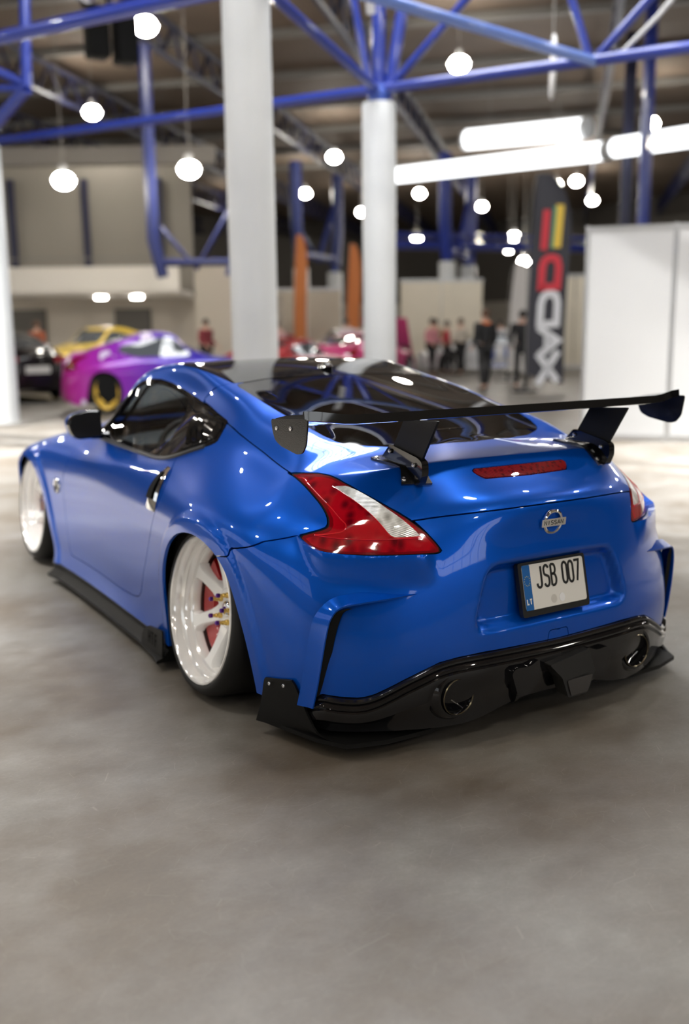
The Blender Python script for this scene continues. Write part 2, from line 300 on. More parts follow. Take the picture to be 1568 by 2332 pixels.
def make_surface(nu,detail=True):
    S=Surf(); G=grid(nu)
    if detail: G=smooth_u(G,int(nu*.5))
    U,V,_=G.shape; vr=np.concatenate([[0],np.cumsum(NV)]); vi=np.broadcast_to(np.arange(V),(U,V)).reshape(-1)
    N=normals(G).reshape(-1,3); X=G.reshape(-1,3).copy()
    # roof and tailgate glass: one fair low-order surface, so that mirrored lines stay calm
    m=(vi<=vr[3])&(X[:,1]>-.45)&(X[:,1]<1.34); q=X[m]; yy=(q[:,1]-.45)/.9; x2=(q[:,0]/.55)**2
    Bm=np.stack([yy**i*x2**j for i in range(7) for j in range(3)],1); sel=np.abs(q[:,0])<.54; cf=np.linalg.lstsq(Bm[sel],q[sel,2],rcond=None)[0]; fit=Bm@cf
    w_=ss((q[:,1]+.44)/.10)*ss((1.30-q[:,1])/.14)*ss((vr[3]-vi[m])/7.); X[m,2]=q[:,2]+w_*(fit-q[:,2]); pass
    side=vi>=vr[4]
    if detail:   # wheel-arch flares stand proud of the panels
        for A in (ARCHR,ARCHF):
            d=-psd(X[:,1:],A); w=(1-ss((d-.050)/.022))*(X[:,2]<.75)*(X[:,2]>.02)*side
            X[:,0]+=.011*w*ss((X[:,0]-.6)/.1)
    Gd=X.reshape(U,V,3); N=normals(Gd).reshape(-1,3)
    B=X.copy()
    if detail:
        back=(X[:,1]<-.3)
        # number-plate recess
        d=psd(X[:,[0,2]],RECESS); B[:,1]+=.040*ss(d/.030)*(X[:,1]<-.5)
        # the bumper stands proud below the lamps
        lx=np.array([p[0] for p in LAMP[12:24]]); lz=np.array([p[1] for p in LAMP[12:24]])
        zc_=np.interp(X[:,0],lx,lz); e=np.clip((zc_-X[:,2])/.10,0,1); w=(1-ss(e))*ss((X[:,0]-.435)/.055)*(1-ss((X[:,0]-.73)/.06))*back*(X[:,2]>.45)*(X[:,2]<zc_+.05)
        B+=N*(.026*w)[:,None]
    NB=normals(B.reshape(U,V,3)).reshape(-1,3)
    p=X; xz=p[:,[0,2]]; yz=p[:,1:]; xy=p[:,:2]
    def mask(f,m): return np.where(m,f,-.2)
    F={}
    F['dlo']=mask(psd(yz,DLO),vi>=vr[3]+2); F['sgl']=mask(psd(yz,SGL),vi>=vr[3]+2); F['louv']=mask(psd(yz,LOUV),vi>=vr[3]+2)
    top=vi<=vr[5]
    F['wind']=mask(psd(xy,WIND),top); F['roof']=mask(psd(xy,ROOF),top); F['hgl']=mask(psd(xy,HGL),top); F['hatch']=mask(psd(xy,HATCH),p[:,2]>.70)
    F['door']=mask(psd(yz,DOOR),(vi>=vr[4]-3)&(p[:,0]>.55))
    rear=p[:,1]<-.27; r2=p[:,1]<-.12
    F['lamp']=mask(psd(xz,LAMP),rear); F['clear']=mask(psd(xz,CLEAR),rear); F['brake']=mask(psd(xz,BRAKE),p[:,1]<-.62); F['flap']=mask(psd(xz,FLAP),p[:,1]<-.7)
    F['bump']=mask(psd(xz,BUMP),r2); F['bumpx']=mask(psd(xz,BUMPX),r2)
    F['gapz']=np.where(p[:,1]<-.5,p[:,2]-np.interp(p[:,0],[0,.134,.263,.32,.377,.43,.482],[.7525,.7515,.748,.7455,.742,.7375,.731]),.2)
    F['gapb']=np.where(p[:,1]<-.5,F['gapz'],-.2)
    lo=(p[:,2]<.75)&side&(p[:,0]>.5)
    F['arch']=np.maximum(np.where(lo,psd(yz,ARCHR),-.2),np.where(lo,psd(yz,ARCHF),-.2))
    S.keys=list(F); S.X=X;S.N=N;S.B=B;S.NB=NB;S.F=np.stack([F[k] for k in S.keys],1); S.shape=(U,V)
    i=np.arange(U*V).reshape(U,V); S.Q=np.stack([i[:-1,:-1],i[1:,:-1],i[1:,1:],i[:-1,1:]],-1).reshape(-1,4)
    return S
def clip(A,Q,T,k,sgn,off):
    """keep the part of the mesh where sgn*field_k - off > 0 ; A holds all vertex attributes"""
    s=sgn*A[:,k]-off; pos=s>0
    def split(Fc):
        c=pos[Fc].sum(1); return Fc[c==Fc.shape[1]],Fc[(c>0)&(c<Fc.shape[1])]
    Qk,Qc=split(Q); Tk,Tc=split(T) if len(T) else (T,T)
    tris=[t for t in Tc.tolist()]+[t for q in Qc.tolist() for t in ((q[0],q[1],q[2]),(q[0],q[2],q[3]))]
    new=[];cache={};n0=len(A);nt=[]
    def cut(a,b):
        key=(a,b) if a<b else (b,a)
        if key not in cache:
            t=s[key[0]]/(s[key[0]]-s[key[1]]); cache[key]=n0+len(new); new.append(A[key[0]]*(1-t)+A[key[1]]*t)
        return cache[key]
    for t in tris:
        c=[pos[i] for i in t]; m=sum(c)
        if m==3: nt.append(t)
        elif m:
            poly=[]
            for q in range(3):
                a,b=t[q],t[(q+1)%3]
                if pos[a]: poly.append(a)
                if pos[a]!=pos[b]: poly.append(cut(a,b))
            for q in range(1,len(poly)-1): nt.append((poly[0],poly[q],poly[q+1]))
    if new: A=np.vstack([A,np.array(new)])
    T=np.array(Tk.tolist()+[list(t) for t in nt],int).reshape(-1,3)
    return A,Qk,T
def panel(S,name,conds,mat,parent,sides='c',bumper=False,off=0.,flange=.012,frange=None):
    """cut a panel out of the body surface; sides c = one panel across the centre line, L / R"""
    X,N=(S.B,S.NB) if bumper else (S.X,S.N)
    A=np.hstack([S.F,X,N]); nk=len(S.keys); Q=S.Q;T=np.zeros((0,3),int)
    for key,sg,of in conds: A,Q,T=clip(A,Q,T,S.keys.index(key),sg,of)
    used=np.unique(np.concatenate([Q.reshape(-1),T.reshape(-1)])); rm=np.full(len(A),-1); rm[used]=np.arange(len(used)); A=A[used];Q=rm[Q];T=rm[T]
    X=A[:,nk:nk+3].copy();N=A[:,nk+3:nk+6]; N=N/np.maximum(np.linalg.norm(N,axis=1,keepdims=True),1e-9); X=X+N*off
    mir=np.array([-1,1,1.]); faces=[tuple(q) for q in Q.tolist()]+[tuple(t) for t in T.tolist()]
    if sides=='c':
        on=np.abs(X[:,0])<1e-5; n=len(X); idx=np.where(on,np.arange(n),np.arange(n)+n)
        f2=[tuple(int(idx[i]) for i in f[::-1]) for f in faces]; X=np.vstack([X,X*mir]);N=np.vstack([N,N*mir]); faces=faces+f2
    elif sides=='L':
        X=X*mir;N=N*mir; faces=[f[::-1] for f in faces]
    # grid winding may point inwards: compare with the stored normal
    f=faces[len(faces)//3]; nn=np.cross(X[f[1]]-X[f[0]],X[f[2]]-X[f[0]])
    if nn@N[f[0]]<0: faces=[q[::-1] for q in faces]
    used=sorted({i for f in faces for i in f}); rm={a:b for b,a in enumerate(used)}; X=X[used];N=N[used]; faces=[tuple(rm[i] for i in f) for f in faces]
    if flange:
        cnt={}
        for f in faces:
            for a,b in zip(f,f[1:]+f[:1]): cnt.setdefault((min(a,b),max(a,b)),[]).append((a,b))
        xv=[];nv=[];ff=[];n=len(X)
        for e,l in cnt.items():
            if len(l)==1:
                a,b=l[0]
                if abs(X[a][0])<1e-5 and abs(X[b][0])<1e-5: continue
                d=X[b]-X[a]; m=np.cross(d,N[a]); L=np.linalg.norm(m)
                if L<1e-9: continue
                m=m/L; k=n+len(xv); xv+=[X[a],X[b],X[b]-N[b]*flange,X[a]-N[a]*flange]; nv+=[m]*4; ff.append((k,k+3,k+2,k+1))
        if xv: X=np.vstack([X,np.array(xv)]);N=np.vstack([N,np.array(nv)]); faces=faces+ff
    return meshobj(name,X,faces,mat,parent,N)
SURF=make_surface(14)
def surf_y(x,z,S=SURF,rear=True):
    """point of the rear surface over (x,z)"""
    m=np.where(S.X[:,1]<-.27)[0]; q=S.X[m]; d=(q[:,0]-x)**2+(q[:,2]-z)**2; i=m[np.argmin(d)]; p,n=S.X[i],S.N[i]
    y=p[1]-(n[0]*(x-p[0])+n[2]*(z-p[2]))/n[1] if abs(n[1])>.25 else p[1]
    return np.array([x,y,z]),n
def surf_x(y,z,S=SURF):
    m=np.where((S.X[:,0]>.5))[0]; q=S.X[m]; d=(q[:,1]-y)**2+(q[:,2]-z)**2; i=m[np.argmin(d)]; p,n=S.X[i],S.N[i]
    x=p[0]-(n[1]*(y-p[1])+n[2]*(z-p[2]))/n[0]; return np.array([x,y,z]),n
# ---------------------------------------------------------------- the blue coupe
car=tag(empty('sports_car'),'low blue coupe with black roof, tall rear wing and white wheels, parked in front','car')
G_=.0016
NOT=lambda *k: [(a,-1,G_) for a in k]
body=panel(SURF,'body',NOT('dlo','hatch','roof','wind','door','lamp','bumpx','arch'),M_BLUE,car)
hatch=panel(SURF,'tailgate',[('hatch',1,G_),('gapz',1,.0022)]+NOT('hgl','dlo','brake'),M_BLUE,car)
panel(SURF,'rear_window',[('hgl',1,.0008)],M_HGLASS,car,off=-.001,flange=.004)
panel(SURF,'roof_panel',[('roof',1,.0008)],M_BLK,car)
panel(SURF,'windshield',[('wind',1,.001)],M_SGLASS,car,flange=0)
bump=panel(SURF,'rear_bumper',[('bump',1,G_),('gapb',-1,.0022)]+NOT('arch','flap','lamp'),M_BLUE,car,bumper=True,flange=.03)
panel(SURF,'tow_hook_cover',[('flap',1,.0012),('bump',1,G_)],M_BLUE,car,bumper=True)
bl=panel(SURF,'brake_light',[('brake',1,.001)],M_STOP,hatch,off=.0015,flange=.01)
bl['label']='slim red high level brake light'
for sd in 'LR':
    sx=-1 if sd=='L' else 1
    door=panel(SURF,'door',[('door',1,.0026)]+NOT('dlo'),M_BLUE,car,sd)
    panel(SURF,'window_trim',[('dlo',1,0)]+NOT('sgl','louv'),M_BLK,car,sd,off=.001,flange=.008)['label']='gloss black window surround'
    panel(SURF,'side_window',[('sgl',1,-.001)],M_SGLASS,car,sd,off=-.003,flange=0)
    mp_=[]
    for q in crom([(1.66,.812),(1.495,.808),(1.3,.808),(1.109,.809),(.852,.807),(.69,.806),(.56,.816),(.475,.834),(.39,.860),(.325,.880)],3): c,n=surf_x(q[0],q[1]); mp_.append((c+n*.003)*[sx,1,1])
    MB().tube(mp_,.0085,6).build('belt_moulding',M_TRIM,car)
    lo=panel(SURF,'quarter_louvre',[('louv',1,.0005)],M_LOUV,car,sd,off=.004,flange=.014)
    # four raised slats leaning with the pillar
    for k in range(4):
        t=.12+.215*k; b=MB(); ax=np.array([.60,1.008])*(1-t)+np.array([.335,.968])*t; bx=np.array([.485,.856])*(1-t)+np.array([.325,.903])*t
        a2=ax+(bx-ax)*.12; b2=ax+(bx-ax)*.90; pts=[];nr=[]
        for q in np.linspace(0,1,7):
            c=a2+(b2-a2)*q; p,n=surf_x(c[0],c[1]); pts.append(p);nr.append(n)
        w=np.array([0,-.024,.002]); v=[];f=[]
        for i,(p,n) in enumerate(zip(pts,nr)):
            h=.034*math.sin(PI*min(1,max(0,(i+.35)/6.7)))
            for c in (p+n*.004-w*.9,p+n*(.006+h),p+n*.004+w*.55): v.append(c*[sx,1,1])
        for i in range(6):
            for j in range(2): f.append((i*3+j,i*3+j+1,i*3+j+4,i*3+j+3))
        b.add(v,f).build('louvre_slat',M_LOUV,lo,True,math.radians(50))
    # lamp
    lamp=panel(SURF,'tail_light',[('lamp',1,.0105),('clear',-1,.0)],M_RED,car,sd,flange=.012); lamp['label']='boomerang shaped red tail light'
    panel(SURF,'lamp_bezel',[('lamp',1,.0005),('lamp',-1,-.006)],M_MATT,lamp,sd,off=-.002,flange=.02)
    panel(SURF,'lens_border',[('lamp',1,.0035),('lamp',-1,-.0105),('clear',-1,.0)],M_REDD,lamp,sd,flange=.006)
    cl=panel(SURF,'reverse_lens',[('clear',1,.0)],M_CLEAR,lamp,sd,off=.0008,flange=.006); cl['label']='clear ribbed reversing lens'
    def ridge(name,pts,r,mat,par,out=.001):
        P3=[]
        for q in crom(pts,5):
            if len(q)==2: p,n=surf_y(q[0],q[1])
            else: p=q;n=np.zeros(3)
            P3.append((p+n*out)*[sx,1,1])
        MB().tube(P3,r,6).build(name,mat,par)
    ridge('lens_rib',[(.670,-.346,.838),(.663,-.375,.833),(.6655,-.405,.8195),(.6645,-.474,.789),(.660,-.529,.764),(.657,-.587,.733),(.653,-.613,.720),(.657,-.620,.708),(.672,-.616,.697),(.700,-.594,.691),(.735,-.559,.685)],.0022,M_REDB,lamp)
    ridge('lens_rib',[(.735,.6845),(.694,.680),(.662,.678),(.601,.678),(.550,.679),(.471,.681)],.0018,M_REDB,lamp)
    ridge('clear_lens_rim',[(.621,.820),(.610,.802),(.595,.778),(.581,.748),(.564,.706),(.549,.684),(.50,.684),(.472,.685)],.0013,M_REDB,lamp)
    for (x,z) in ():
        p,n=surf_y(x,z); b=MB(); b.lathe([(0,.0),(.010,0),(.011,.0012),(.009,.002),(0,.002)],16); R=Vector(n*[sx,1,1]).to_track_quat('Z','Y').to_matrix()
        MB().add([tuple(R@Vector(v)+Vector((p-n*.0012)*[sx,1,1])) for v in b.v],b.f).build('led_pod',M_REDD,lamp)
    # door handle: upright chrome blade in a dark scoop
    H=[(.455,.789),(.446,.70),(.437,.623)]; F_=[(.505,.765),(.545,.70),(.574,.625)]
    hp=MB(); v=[];f=[]
    nn=9
    for i in range(nn):
        t=i/(nn-1); a=np.array(H[0])*(1-t)+np.array(H[2])*t; b=np.array([.472,.789])*(1-t)+np.array([.572,.625])*t; b[0]+=.018*math.sin(PI*t)
        for j,q in enumerate((0,.30,.62,1.)):
            c=a+(b-a)*q; p,n=surf_x(c[0],c[1]); h=[.004,.020,.020,.003][j]*(.45+.55*math.sin(PI*min(1,.1+.85*t))); v.append((p+n*h)*[sx,1,1])
    for i in range(nn-1):
        for j in range(3): f.append((i*4+j,i*4+j+1,i*4+j+5,i*4+j+4))
    hd=hp.add(v,f).build('door_handle',M_CHROME,door,True,math.radians(60)); hd['label']='upright chrome door handle'
    v=[];f=[]
    for i in range(nn):
        t=.13+.62*i/(nn-1); a=np.array(H[0])*(1-t)+np.array(H[2])*t; b=np.array([.472,.789])*(1-t)+np.array([.572,.625])*t; b[0]+=.018*math.sin(PI*t)
        for j,q in enumerate((.22,.5,.78)):
            c=a+(b-a)*q; p,n=surf_x(c[0],c[1]); v.append((p+n*(.0225*(.45+.55*math.sin(PI*min(1,.1+.85*t)))))*[sx,1,1])
    for i in range(nn-1):
        for j in range(2): f.append((i*3+j,i*3+j+1,i*3+j+4,i*3+j+3))
    MB().add(v,f).build('handle_opening',M_MATT,hd)
    # round fender badge
    p,n=surf_x(1.897,.54); b=MB(); b.lathe([(.0,.002),(.026,.002),(.028,.006),(.036,.008),(.040,.005),(.041,0)],28); R=Vector(n*[sx,1,1]).to_track_quat('Z','Y').to_matrix()
    fb=MB().add([tuple(R@Vector(q)+Vector(p*[sx,1,1])) for q in b.v],b.f).build('fender_badge',M_CHROME,car)
    zb=MB(); 
    for a0,b0 in (((-.018,.014),(.018,.014)),((.018,.014),(-.018,-.014)),((-.018,-.014),(.018,-.014))):
        zb.tube([R@Vector((*a0,.006))+Vector(p*[sx,1,1]),R@Vector((*b0,.006))+Vector(p*[sx,1,1])],.003,6)
    zb.build('badge_letter',M_BLK,fb)
    # bumper fin: a blade that turns from upright to level
    spine=[(.806,-.652,.155),(.800,-.672,.23),(.793,-.690,.32),(.784,-.703,.40),(.772,-.712,.455),(.745,-.726,.490),(.69,-.752,.502),(.62,-.778,.509),(.555,-.793,.513),(.50,-.804,.516),(.45,-.812,.517)]
    # (the tip of the blade), foot on the skin just inboard / above
    foot=[]
    SB=SURF.B
    sp=crom(spine,5); v=[];f=[]
    mback=np.where(SURF.X[:,1]<-.35)[0]
    for i,q in enumerate(sp):
        t=i/(len(sp)-1); tp=1-.8*ss(np.array([(t-.70)/.3]))[0]
        vert=1-ss(np.array([(t-.36)/.19]))[0]
        # outer foot: on the side skin, inner foot: under the lip
        dirn=np.array([.55*vert+.12*(1-vert),.42*vert+.35*(1-vert),.72*(1-vert)]); dirn/=np.linalg.norm(dirn)
        back=np.array([0,.055,0]) if vert>.5 else np.array([0,.05,0])
        fo=q+dirn*.004*tp+np.array([.022*vert,.052*vert+.045*(1-vert),.016*(1-vert)*tp])
        fi=q+np.array([-.014*vert,.050,-.012*(1-vert)*tp])
        for c in (fo,q+dirn*.004+np.array([0,.012,0]),q,q-dirn*.006*tp+np.array([0,.004,0]),fi): v.append(c*[sx,1,1])
    for i in range(len(sp)-1):
        for j in range(4): f.append((i*5+j,i*5+j+1,i*5+j+6,i*5+j+5))
    fin=MB().add(v,f).build('bumper_fin',M_BLUE,bump,True,math.radians(50))
    # black slot beside the blade
    v=[];f=[]
    sl=crom([(.800,-.628,.150),(.792,-.655,.23),(.784,-.674,.32),(.775,-.69,.40),(.763,-.702,.452),(.745,-.715,.475),(.715,-.732,.486)],5)
    for i,q in enumerate(sl):
        t=i/(len(sl)-1); w=.030*(1-.6*ss(np.array([(t-.6)/.4]))[0])
        for c in (q+np.array([.006,.0,0]),q+np.array([-.45*w,.008-.018,0]),q+np.array([-w,-.010,0])): v.append(c*[sx,1,1])
    for i in range(len(sl)-1):
        for j in range(2): f.append((i*3+j,i*3+j+1,i*3+j+4,i*3+j+3))
    MB().add(v,f).build('fin_slot',M_MATT,bump)
    # wheel wells
    for (yc,zc0,r,x0) in ((-.02,.27,.385,.50),(2.44,.27,.40,.48)):
        b=MB(); b.lathe([(0,x0),(r,x0),(r,.865 if r<.39 else .80)],40,'x',(0,yc,zc0)); 
        MB().add([(p[0]*sx,p[1],p[2]) for p in b.v],[q for q in b.f if min(b.v[i][2] for i in q)>.11]).build('wheel_well',M_MATT,car)
liner=panel(SURF,'inner_liner',[('dlo',-1,-.006),('hgl',-1,-.006),('wind',-1,-.006),('arch',-1,.004)],M_MATT,car,off=-.050,flange=0)
# ---------------------------------------------------------------- wheels (built once facing +X of a wheel frame: axis local x, outside = -x)
def build_wheel(name,yc,zc,xl,camber,sx,steer=0.):
    """lip plane centre at (xl,yc,zc); sx=-1 left side"""
    ang=camber*(1 if sx<0 else -1)
    M=Matrix.Translation((xl*sx,yc,zc))@Matrix.Rotation(ang,4,'Y')@Matrix.Diagonal((-sx,1,1,1))
    def put(mb): mb.v=[tuple(M@Vector(p)) for p in mb.v]; return mb
    # local: x = depth inwards from the lip plane
    b=MB(); b.lathe([(.2685,.006),(.2715,.000),(.2690,-.004),(.2630,-.004),(.2585,.002),(.2555,.014),(.2540,.034),(.2480,.040),(.2430,.043),(.2400,.050),(.2380,.066),(.2310,.072),(.2280,.080),(.2270,.105)],72,'x')
    rim=put(b).build(name,M_LIP,car,True,math.radians(28)); rim['label']='white seven spoke wheel with polished stepped lip'
    put(MB().lathe([(.2268,.104),(.2262,.14),(.2255,.20),(.238,.235),(.268,.245)],48,'x')).build('inner_barrel',M_DISC,rim,True,math.radians(40))  # deep barrel coloured dark grey to stand in for shadow behind the spokes
    for k in range(7):
        a=PI+2*PI*k/7; c,s=math.cos(a),math.sin(a)
        st=[(.038,.112,.040),(.060,.112,.039),(.085,.110,.033),(.12,.103,.028),(.155,.093,.0255),(.190,.082,.025),(.212,.075,.029),(.229,.072,.042)]
        v=[];f=[]
        for r,d,w in st:
            for (q,dd) in ((-w-.003,.036),(-w,.008),(-w+.006,.0),(w-.006,.0),(w,.008),(w+.003,.036)):
                v.append((d+dd,r*c-q*s,r*s+q*c))
        n=len(st)
        for i in range(n-1):
            for j in range(5): f.append((i*6+j,i*6+j+1,i*6+j+7,i*6+j+6))
            f.append((i*6+5,i*6,i*6+6,i*6+11))
        f.append(tuple(range(6))); f.append(tuple((n-1)*6+j for j in range(6)))
        put(MB().add(v,f)).build('spoke',M_WHITE,rim,True,math.radians(32))
    put(MB().lathe([(0,.110),(.030,.110),(.034,.108),(.070,.108),(.076,.112),(.078,.15),(0,.16)],48,'x')).build('hub',M_WHITE,rim,True,math.radians(32))
    put(MB().lathe([(0,.100),(.010,.100),(.024,.102),(.0285,.106),(.031,.112)],36,'x')).build('centre_cap',M_CHROME,rim,True,math.radians(40))
    put(MB().lathe([(0,.094),(.006,.094),(.0075,.097),(.0075,.103)],12,'x')).build('cap_bolt',M_PURP,rim)
    for k in range(5):
        a=math.radians(78+72*k); o=(0,-.0525*math.cos(a),.0525*math.sin(a)); n=put(MB().lathe([(.011,.110),(.011,.098),(.0085,.096),(.0085,.084),(.0065,.082),(.0065,.066),(0,.066)],14,'x',o)).build('lug_nut',M_GOLD,rim,True,math.radians(30))
        put(MB().lathe([(.0085,.070),(.0085,.060),(.006,.057),(0,.057)],14,'x',o)).build('lug_cap',M_PURP,rim,True,math.radians(30))
    put(MB().lathe([(.269,.004),(.274,-.002),(.285,-.006),(.297,.000),(.306,.014),(.311,.032),(.3125,.05),(.311,.20),(.303,.226),(.285,.244),(.268,.246)],72,'x')).build('tyre',M_TYRE,rim,True,math.radians(60))
    put(MB().lathe([(.05,.146),(.205,.146),(.207,.150),(.207,.172),(.05,.172)],48,'x')).build('brake_disc',M_DISC,rim,True,math.radians(30))
    cal=MB()
    v=[];f=[]; A=[math.radians(t) for t in np.linspace(135,240,15)]
    for a in A:
        for r,d in ((.130,.128),(.137,.118),(.212,.112),(.221,.120),(.221,.19),(.130,.19)): v.append((d,r*math.cos(a)*-1*-1,r*math.sin(a)))
    for i in range(14):
        for j in range(6): f.append((i*6+j,i*6+(j+1)%6,(i+1)*6+(j+1)%6,(i+1)*6+j))
    f.append(tuple(range(6))); f.append(tuple(14*6+j for j in range(6)))
    v=[(p[0],-p[1],p[2]) for p in v]
    put(cal.add(v,f)).build('brake_caliper',M_CAL,rim,True,math.radians(35))
    return rim
build_wheel('wheel',0,.333,.900,.117,-1); build_wheel('wheel',2.55,.3345,.864,.083,-1)
build_wheel('wheel',0,.333,.900,.117,1); build_wheel('wheel',2.55,.3345,.864,.083,1)

# ---------------------------------------------------------------- mirrors
for sx in (-1,1):
    prof=rnd([(.768,.826),(.885,.822),(.912,.842),(.928,.885),(.924,.914),(.90,.940),(.83,.958),(.775,.955),(.768,.94)],.012,3); c0=np.mean(prof,0); v=[];f=[]; n=len(prof)
    st=[(1.44,.93),(1.445,1.0),(1.47,1.02),(1.52,.97),(1.56,.82),(1.585,.55),(1.592,.15)]
    for y,s in st:
        for q in prof: u=c0+(np.array(q)-c0)*s; v.append((u[0]*sx,y,u[1]))
    for i in range(len(st)-1):
        for k in range(n): f.append((i*n+k,i*n+(k+1)%n,(i+1)*n+(k+1)%n,(i+1)*n+k))
    f.append(tuple(range(n))); f.append(tuple((len(st)-1)*n+k for k in range(n)))
    mir=MB().add(v,f).build('side_mirror',M_BLK,car,True,math.radians(40)); mir['label']='black door mirror'
    v=[]; 
    for q in prof: u=c0+(np.array(q)-c0)*.90; v.append((u[0]*sx,1.4385,u[1]))
    MB().add(v,[tuple(range(n))]).build('mirror_glass',P('mirror_dark',(.02,.02,.022),.05,.2),mir)
    v=[];f=[]   # blue painted back shell
    for y,s in [(1.478,1.035),(1.52,.995),(1.562,.84),(1.59,.56),(1.599,.15)]:
        for q in prof: u=c0+(np.array(q)-c0)*s; v.append((u[0]*sx,y,u[1]))
    for i in range(4):
        for k in range(n): f.append((i*n+k,i*n+(k+1)%n,(i+1)*n+(k+1)%n,(i+1)*n+k))
    f.append(tuple(4*n+k for k in range(n)))
    MB().add(v,f).build('mirror_cap',M_BLUE,mir,True)
    MB().tube([(.80*sx,1.50,.835),(.755*sx,1.51,.828),(.72*sx,1.52,.822)],[.020,.017,.022],10).build('mirror_arm',M_BLK,mir)

# ---------------------------------------------------------------- side skirts with lettered end plates
def stroke(mb,pts,w,fn,h=0.0,closed=False):
    """flat ribbon letter stroke of width w along 2D pts, mapped by fn(u,v,h)"""
    P_=[np.array(p,float) for p in pts]; n=len(P_); v=[];f=[]
    for i in range(n):
        a=P_[(i-1)%n] if closed or i>0 else P_[i]; b=P_[(i+1)%n] if closed or i<n-1 else P_[i]
        t0=(P_[i]-a);t1=(b-P_[i]); t0=t0/(np.linalg.norm(t0)+1e-9);t1=t1/(np.linalg.norm(t1)+1e-9); t=t0+t1; t/=np.linalg.norm(t)+1e-9
        m=np.array([-t[1],t[0]]); cs=max(.55,abs(m@np.array([-t1[1],t1[0]])) if np.linalg.norm(t1)>0.5 else 1)
        for s in (-1,1): q=P_[i]+m*(s*w/2/cs); v.append(fn(q[0],q[1],h))
    for i in range(n if closed else n-1):
        j=(i+1)%n; f.append((2*i,2*i+1,2*j+1,2*j))
    mb.add(v,f)
def arc(cx,cy,rx,ry,a0,a1,n=10): return [(cx+rx*math.cos(math.radians(a0+(a1-a0)*k/n)),cy+ry*math.sin(math.radians(a0+(a1-a0)*k/n))) for k in range(n+1)]
# narrow rounded sign lettering, cell 1 wide x 2 high
GLY={'J':[[(.78,2)]+[(.78,.45)]+arc(.42,.42,.36,.42,0,-180,10)],
'S':[arc(.5,1.56,.38,.44,20,180,8)+[(.14,1.45)]+arc(.42,1.38,.28,.30,190,250,5)+arc(.56,.66,.32,.34,70,0,5)+arc(.5,.46,.38,.46,0,-160,10)],
'B':[[(.16,0),(.16,2)],[(.16,2),(.5,2)]+arc(.50,1.54,.34,.46,90,-90,10)+[(.16,1.08)],[(.16,1.08),(.5,1.08)]+arc(.50,.54,.40,.54,90,-90,10)+[(.16,0)]],
'0':[arc(.5,1.56,.36,.44,0,180,10)+arc(.5,.44,.36,.44,180,360,10)+[(.86,1.56)]],
'7':[[(.10,2),(.88,2),(.80,1.55),(.42,0)]],
'H':[[(.14,0),(.14,2)],[(.86,0),(.86,2)],[(.14,1.02),(.86,1.02)]],'T':[[(.5,0),(.5,2)],[(.04,1.9),(.96,1.9)]],'F':[[(.18,0),(.18,2)],[(.18,1.9),(.9,1.9)],[(.18,1.02),(.78,1.02)]],
'L':[[(.18,2),(.18,.1),(.88,.1)]],'N':[[(.12,0),(.12,2),(.88,0),(.88,2)]],'I':[[(.5,0),(.5,2)]],'A':[[(.04,0),(.5,2),(.96,0)],[(.2,.65),(.8,.65)]]}
def write(mb,txt,fn,size,w,adv=1.25,ar=1.0,x0=0,y0=0,sp=.6):
    x=x0
    for ch in txt:
        if ch==' ': x+=sp*size*ar; continue
        for s in GLY[ch]: stroke(mb,[(x+p[0]*size*ar,y0+p[1]*size) for p in s],w,fn)
        x+=adv*size*ar
    return x
for sx in (-1,1):
    v=[];f=[]; ys=np.linspace(2.02,.33,30)
    for y in ys:
        xs=float(surf_x(y,.12)[0][0]); k=ss(np.array([(.62-y)/.25]))[0]; fl=.03+.012*k
        for x,z in ((xs-.03,.135),(xs+.004,.112),(xs+.002,.10),(xs-.010,.085),(xs+.012,.060),(xs+fl,.050),(xs+fl+.004,.044),(xs+fl,.038),(xs-.10,.040)): v.append((x*sx,y,z))
    for i in range(len(ys)-1):
        for j in range(8): f.append((i*9+j,i*9+j+1,i*9+j+10,i*9+j+9))
    f.append(tuple(range(9))); f.append(tuple((len(ys)-1)*9+j for j in range(9)))
    sk=MB().add(v,f).build('side_skirt',M_SKIRT,car,True,math.radians(25))
    pl=MB(); pl.prism(rnd([(.335,.168),(.49,.150),(.565,.105),(.575,.05),(.335,.055)],.012,3),lambda u,w,t:((.915+t+.10*(.17-w)*.4)*sx,u,w),.006)
    ep=pl.build('skirt_plate',M_SKIRT,sk,True)
    tx=MB(); write(tx,'HTF',lambda u,w,h:((.9225+.10*(.17-w)*.4)*sx,(.49-u) if sx<0 else (.37+u),w-.10*0+.0*u),.026,.0075,1.35,1.05,0,.082)
    tx.build('plate_lettering',M_MATT,ep,False)

